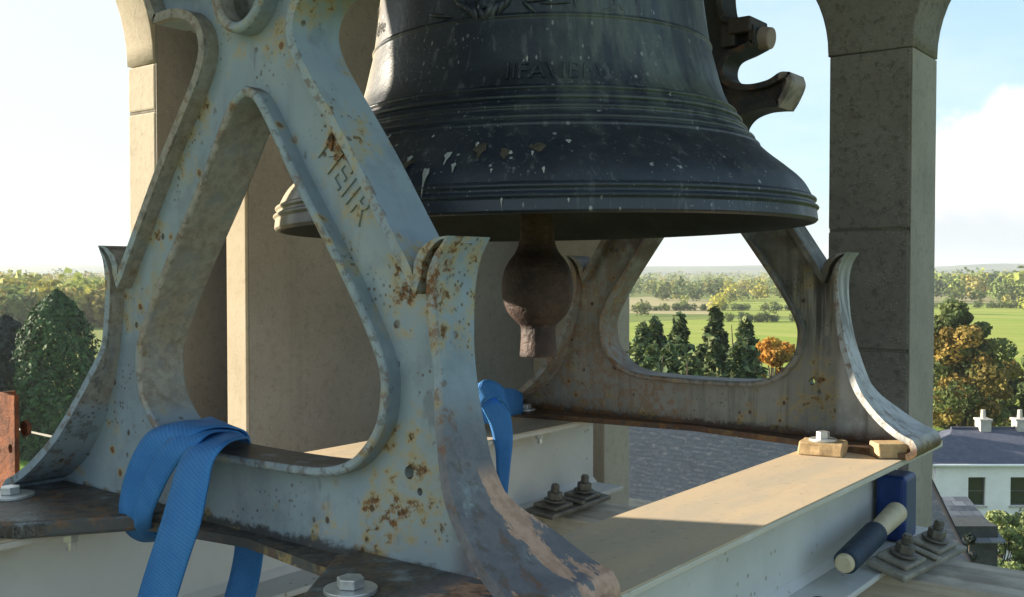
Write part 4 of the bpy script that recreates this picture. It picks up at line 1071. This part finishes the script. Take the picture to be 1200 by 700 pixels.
def droppings():
    rng = random.Random(5)
    def blot(bm, phi, z, w, h, tail, r0=0.0014):
        n = 22; ph1, ph2 = rng.uniform(0, 6), rng.uniform(0, 6)
        cv = None; ring = []
        def P(dx, dz, up):
            zz = z + dz; r = bell_r(zz) + 0.0008 + up; ph = phi - dx / r; d = TOW * math.cos(ph) + LFT * math.sin(ph); return Vector((d.x * r, d.y * r, zz))
        c = bm.verts.new(P(0, 0, r0))
        for k in range(n):
            a = 2 * math.pi * k / n; rr = 1 + 0.16 * math.sin(3 * a + ph1) + 0.12 * math.sin(5 * a + ph2)
            dx = w * math.cos(a) * rr; dz = h * math.sin(a) * rr
            if math.sin(a) < -0.3: dz -= tail * (-math.sin(a)) ** 3; dx *= (1 - 0.55 * (-math.sin(a)))
            ring.append(bm.verts.new(P(dx, dz, -0.0004)))
        for k in range(n): bm.faces.new((c, ring[k], ring[(k + 1) % n]))
    def px(phi_px, y):   # lens column and row to the bell's own angle and height (front surface)
        best = None
        for i in range(-86, 87):
            ph = R(i)
            for z in np.arange(0.01, 0.5, 0.01):
                r = bell_r(z); d = TOW * math.cos(ph) + LFT * math.sin(ph); q = BC + Vector((d.x * r, d.y * r, z))
                xr = q.dot(CR); yy = q.dot(CF); X = 600 + FPX * xr / yy; Y = 318 - FPX * q.z / yy
                e = (X - phi_px) ** 2 + (Y - y) ** 2
                if best is None or e < best[0]: best = (e, ph, z)
        return best[1], best[2]
    L = [(460, 158, .006, .004, .004), (463, 181, .007, .004, .0), (484, 187, .008, .005, .006), (501, 205, .009, .012, .028), (524, 183, .009, .009, .010), (533, 199, .006, .007, .006), (561, 173, .005, .004, .004), (597, 180, .005, .005, 0), (665, 172, .010, .008, .0), (624, 183, .004, .004, .004), (637, 205, .004, .005, .004), (590, 240, .003, .006, .008), (669, 241, .004, .005, .004), (574, 200, .003, .003, .003), (700, 165, .004, .003, 0), (720, 226, .003, .004, .004), (747, 232, .004, .003, 0), (510, 160, .004, .004, 0), (690, 95, .003, .006, .004), (620, 72, .003, .006, .005), (705, 23, .003, .010, .010), (648, 3, .003, .012, .012), (880, 215, .003, .008, .008), (655, 105, .005, .002, .006), (760, 118, .006, .002, 0), (845, 160, .003, .004, .002)]
    for (x, y, w, h, t) in L:
        ph, z = px(x, y); bm = bmesh.new(); blot(bm, ph, z, w * .62, h * .7, t * 1.15); bm_obj('bird_dropping', bm, M['dropping'], bell, sm=60)
    for (x, y, w, h, t) in [(563, 178, .016, .014, .01), (596, 181, .013, .012, .004), (632, 178, .02, .009, .004), (478, 190, .02, .008, .016)]:
        ph, z = px(x, y); bm = bmesh.new(); blot(bm, ph, z, w * .7, h * .7, t, 0.0004); bm_obj('bird_dropping', bm, M['dropping_brown'], bell, sm=60)
droppings()

# ------------------------------------------------------------------ blue straps
def strap_band(name, left, right, thick, parent):
    """a band of webbing between two edge polylines (3D points), with real thickness"""
    Lp, Rp = catmull(left, 8), catmull(right, 8); n = min(len(Lp), len(Rp)); K = 5
    vs, fs = [], []
    for i in range(n):
        for k in range(K):
            t = k / (K - 1); vs.append(Lp[i].lerp(Rp[i], t))
    for i in range(n - 1):
        for k in range(K - 1): fs.append((i * K + k, i * K + k + 1, (i + 1) * K + k + 1, (i + 1) * K + k))
    me = bpy.data.meshes.new(name); me.from_pydata([tuple(v) for v in vs], [], fs); me.update(); me.materials.append(M['strap'])
    uv = me.uv_layers.new(name='UVMap'); acc = [0.0]
    for i in range(1, n): acc.append(acc[-1] + (vs[i * K + 2] - vs[(i - 1) * K + 2]).length)
    for lp in me.loops:
        i, k = divmod(lp.vertex_index, K); uv.data[lp.index].uv = (k / (K - 1), acc[i])
    for p_ in me.polygons: p_.use_smooth = True
    o = link(bpy.data.objects.new(name, me), parent)
    s = o.modifiers.new('thickness', 'SOLIDIFY'); s.thickness = thick; s.offset = 0
    return o
SO = Vector((-1.49, 1.0, BT))
strap1 = empty('lifting_strap', SO, 'blue webbing strap looped round the base of the near iron frame', 'strap', 'blue webbing straps')
def E3(pts): return [at_y(px, py, y) - SO for px, py, y in pts]
# outer loop: over the chord, down the front, under and back
strap_band('strap_loop', E3([(252, 530, 1.135), (250, 492, 1.125), (232, 493, 1.07), (205, 496, 0.99), (176, 506, 0.955), (158, 530, 0.945), (145, 565, 0.945), (140, 600, 0.945), (147, 622, 0.965), (165, 634, 1.00), (190, 633, 1.06)]),
           E3([(294, 548, 1.135), (291, 511, 1.125), (270, 501, 1.07), (244, 502, 0.99), (219, 515, 0.955), (194, 540, 0.95), (174, 570, 0.95), (166, 600, 0.95), (168, 618, 0.97), (186, 628, 1.00), (206, 626, 1.06)]), 0.0035, strap1)
strap_band('strap_loop', E3([(262, 534, 1.13), (262, 497, 1.118), (238, 497, 1.06), (210, 506, 0.975), (190, 524, 0.94), (172, 556, 0.935), (160, 592, 0.935), (158, 616, 0.945), (168, 630, 0.985), (190, 634, 1.04)]),
           E3([(290, 550, 1.13), (288, 514, 1.118), (268, 506, 1.06), (246, 508, 0.975), (228, 524, 0.945), (205, 548, 0.94), (188, 580, 0.94), (178, 608, 0.95), (182, 622, 0.985), (206, 628, 1.04)]), 0.0035, strap1)
strap_band('strap_tail', E3([(266, 545, 1.125), (263, 503, 1.108), (244, 508, 1.02), (222, 524, 0.945), (208, 548, 0.918), (199, 580, 0.908), (187, 620, 0.90), (174, 660, 0.90), (162, 700, 0.90), (152, 745, 0.90)]),
           E3([(296, 558, 1.125), (293, 518, 1.108), (284, 514, 1.02), (266, 520, 0.945), (250, 540, 0.918), (243, 572, 0.908), (235, 612, 0.90), (221, 655, 0.90), (207, 700, 0.90), (194, 745, 0.90)]), 0.0035, strap1)
strap_band('strap_tail', E3([(276, 600, 1.105), (276, 640, 1.105), (270, 675, 1.10), (262, 705, 1.09), (252, 745, 1.08)]),
           E3([(312, 600, 1.105), (309, 640, 1.105), (304, 675, 1.10), (297, 705, 1.09), (288, 745, 1.08)]), 0.0035, strap1)
SO = Vector((-1.70, 2.15, BT))
strap2 = empty('lifting_strap', SO, 'blue webbing strap knotted round the far grey frame foot and hanging over the left beam', 'strap', 'blue webbing straps')
def D3(pts): return [at_d(px, py, d) - SO for px, py, d in pts]
strap_band('strap_wrap', D3([(612, 462, 3.02), (604, 457, 2.93), (592, 455, 2.78), (575, 458, 2.68), (556, 458, 2.70), (540, 462, 2.80)]), D3([(612, 486, 3.02), (605, 486, 2.93), (594, 489, 2.78), (577, 495, 2.68), (558, 498, 2.70), (540, 500, 2.80)]), 0.006, strap2)
strap_band('strap_tail', D3([(574, 447, 2.70), (566, 447, 2.66), (555, 456, 2.635), (562, 474, 2.62), (573, 496, 2.615), (580, 525, 2.61), (582, 555, 2.61), (586, 588, 2.61)]),
           D3([(590, 461, 2.70), (584, 459, 2.66), (580, 466, 2.635), (588, 472, 2.62), (598, 486, 2.615), (601, 515, 2.61), (598, 548, 2.61), (594, 588, 2.61)]), 0.005, strap2)
strap_band('strap_knot', D3([(553, 462, 2.625), (560, 450, 2.60), (572, 445, 2.60), (586, 452, 2.62), (592, 462, 2.66)]), D3([(562, 478, 2.625), (570, 470, 2.60), (580, 466, 2.60), (590, 472, 2.62), (596, 482, 2.66)]), 0.009, strap2)

# ------------------------------------------------------------------ clamps, hammer, post
def clamp(loc, rot, label, m, n=2):
    root = empty('beam_clamp', loc, label, 'clamp', 'clamps holding the steel beams', rot)
    bm = bmesh.new(); add_box(bm, (-0.046, -0.155, 0), (0.046, 0.155, 0.014)); bm_obj('clamp_plate', bm, m, root, bevel=0.004)
    for y in (-0.080, 0.075):
        bm = bmesh.new(); add_box(bm, (-0.040, y - 0.046, 0.0145), (0.034, y + 0.046, 0.026)); pl = bm_obj('jaw', bm, m, root, bevel=0.004)
        bm = bmesh.new(); add_cyl(bm, (0, y, 0.0305), (0, y, 0.036), 0.030, 0.030, 20); add_cyl(bm, (0, y, 0.0362), (0, y, 0.056), 0.021, 0.021, 6); bm_obj('nut', bm, M['oldsteel'], root, bevel=0.002)
        bm = bmesh.new(); add_cyl(bm, (0, y, 0.0565), (0, y, 0.078), 0.009, 0.009, 12)
        for k in range(3): add_cyl(bm, (0, y, 0.059 + k * 0.006), (0, y, 0.062 + k * 0.006), 0.0118, 0.0118, 12)
        bm_obj('bolt_thread', bm, M['oldsteel'], root)
    bm = bmesh.new(); add_box(bm, (-0.048, -0.010, 0.0165), (0.048, 0.010, 0.024)); bm_obj('lug', bm, m, root, bevel=0.003)
    return root
clamp((-1.622, 2.37, -0.662), (0, R(5), R(2)), 'dark clamp with two upright bolts beside the left steel beam', M['oldsteel'])
M['clamp_pale'] = m_simple('dull_galvanised_clamp', (0.34, 0.325, 0.28), 0.6, 0.2, 30, 0.4, 0.2)
clamp((-0.678, 2.385, -0.650), (R(2), R(14), R(-9)), 'pale tilted clamp gripping the right steel beam flange next to the hammer', M['clamp_pale'])

def build_hammer():
    hd = at_y(1046, 604, 2.55)
    root = empty('hammer', (-0.775, 2.56, -0.655), 'blue headed hammer with navy grip leaning in the right beam flange', 'hammer')
    base = Vector((-0.775, 2.56, -0.655))
    bm = bmesh.new(); add_box(bm, (-0.040, -0.050, 0.0), (0.032, 0.050, 0.160)); 
    o = bm_obj('hammer_head', bm, M['hammer_blue'], root, bevel=0.012, seg=3)
    a = at_d(1045, 606, 2.40) - base; b = at_d(990, 660, 2.10) - base
    d = (b - a)
    bm = bmesh.new(); add_cyl(bm, a - d * 0.12, a + d * 0.42, 0.026, 0.020, 20); bm_obj('handle', bm, M['handle'], root, bevel=0.004, sm=40)
    bm = bmesh.new(); add_cyl(bm, a + d * 0.985, a + d * 1.03, 0.021, 0.019, 20); bm_obj('handle_butt', bm, M['handle'], root, bevel=0.004, sm=40)
    bm = bmesh.new(); add_cyl(bm, a + d * 0.38, a + d * 0.99, 0.0275, 0.0255, 24); bm_obj('grip', bm, M['grip'], root, bevel=0.004, sm=40)
build_hammer()

def build_post():
    root = empty('rusty_post', (-2.502, 1.22, -0.585), 'rusty red iron post with a bolt hole at the left edge', 'post')
    me = plate_with_holes([(-0.055, 0.0), (0.055, 0.0), (0.055, 0.285), (-0.055, 0.285)], [[(0.035 + 0.011 * math.cos(k * math.pi / 7), 0.155 + 0.013 * math.sin(k * math.pi / 7)) for k in range(14)]], 0.012, 0.002)
    o = me_obj('front_leaf', me, M['post'], root); o.location = (0, 0, 0)
    bm = bmesh.new(); add_box(bm, (-0.055, 0.0065, 0), (-0.043, 0.05, 0.285)); bm_obj('side_leaf', bm, M['post'], root, bevel=0.002)
    bm = bmesh.new(); add_cyl(bm, (0.03, 0.03, 0.2), (0.03, 0.04, 0.2), 0.02, 0.02, 6); bm_obj('rivet', bm, M['post'], root)
build_post()
# little bolt through the near left beam's top flange, and one at the far end
for (y, lab) in ((0.925, 'galvanised bolt end under the near left foot of the blue frame'), (2.30, 'small bolt end under the far end of the left beam flange')):
    e = empty('bolt_end', (-1.672, y, BT - 0.05), lab, 'bolt')
    bm = bmesh.new(); add_cyl(bm, (0, 0, 0.014), (0, 0, 0.0335), 0.014, 0.014, 6); bm_obj('nut', bm, M['galv'], e, bevel=0.0015)
    bm = bmesh.new(); add_cyl(bm, (0, 0, 0.0), (0, 0, 0.0138), 0.008, 0.008, 12); bm_obj('thread', bm, M['galv'], e)

# a thin cable running out from the tower past the cypress
def cable():
    a = pixdir(150, 531); a = a * (-2.83 / a.x); b = at_d(-90, 467, 26)
    root = empty('overhead_cable', a, 'thin grey cable running out from the belfry past the dark cypress', 'cable')
    bm = bmesh.new(); pts = []
    for k in range(13):
        t = k / 12; p = (b - a) * t; p.z -= 0.5 * t * (1 - t) * 0.6; pts.append(p)
    for p, q in zip(pts[:-1], pts[1:]): add_cyl(bm, p, q, 0.006, 0.006, 6, caps=False)
    bmesh.ops.remove_doubles(bm, verts=bm.verts, dist=0.002)
    bm_obj('cable', bm, M['oldsteel'], root)
    bm = bmesh.new(); add_cyl(bm, (0.02, 0, 0), (-0.05, 0, 0), 0.014, 0.014, 10); bm_obj('eye_bolt', bm, M['oldsteel'], root)
cable()
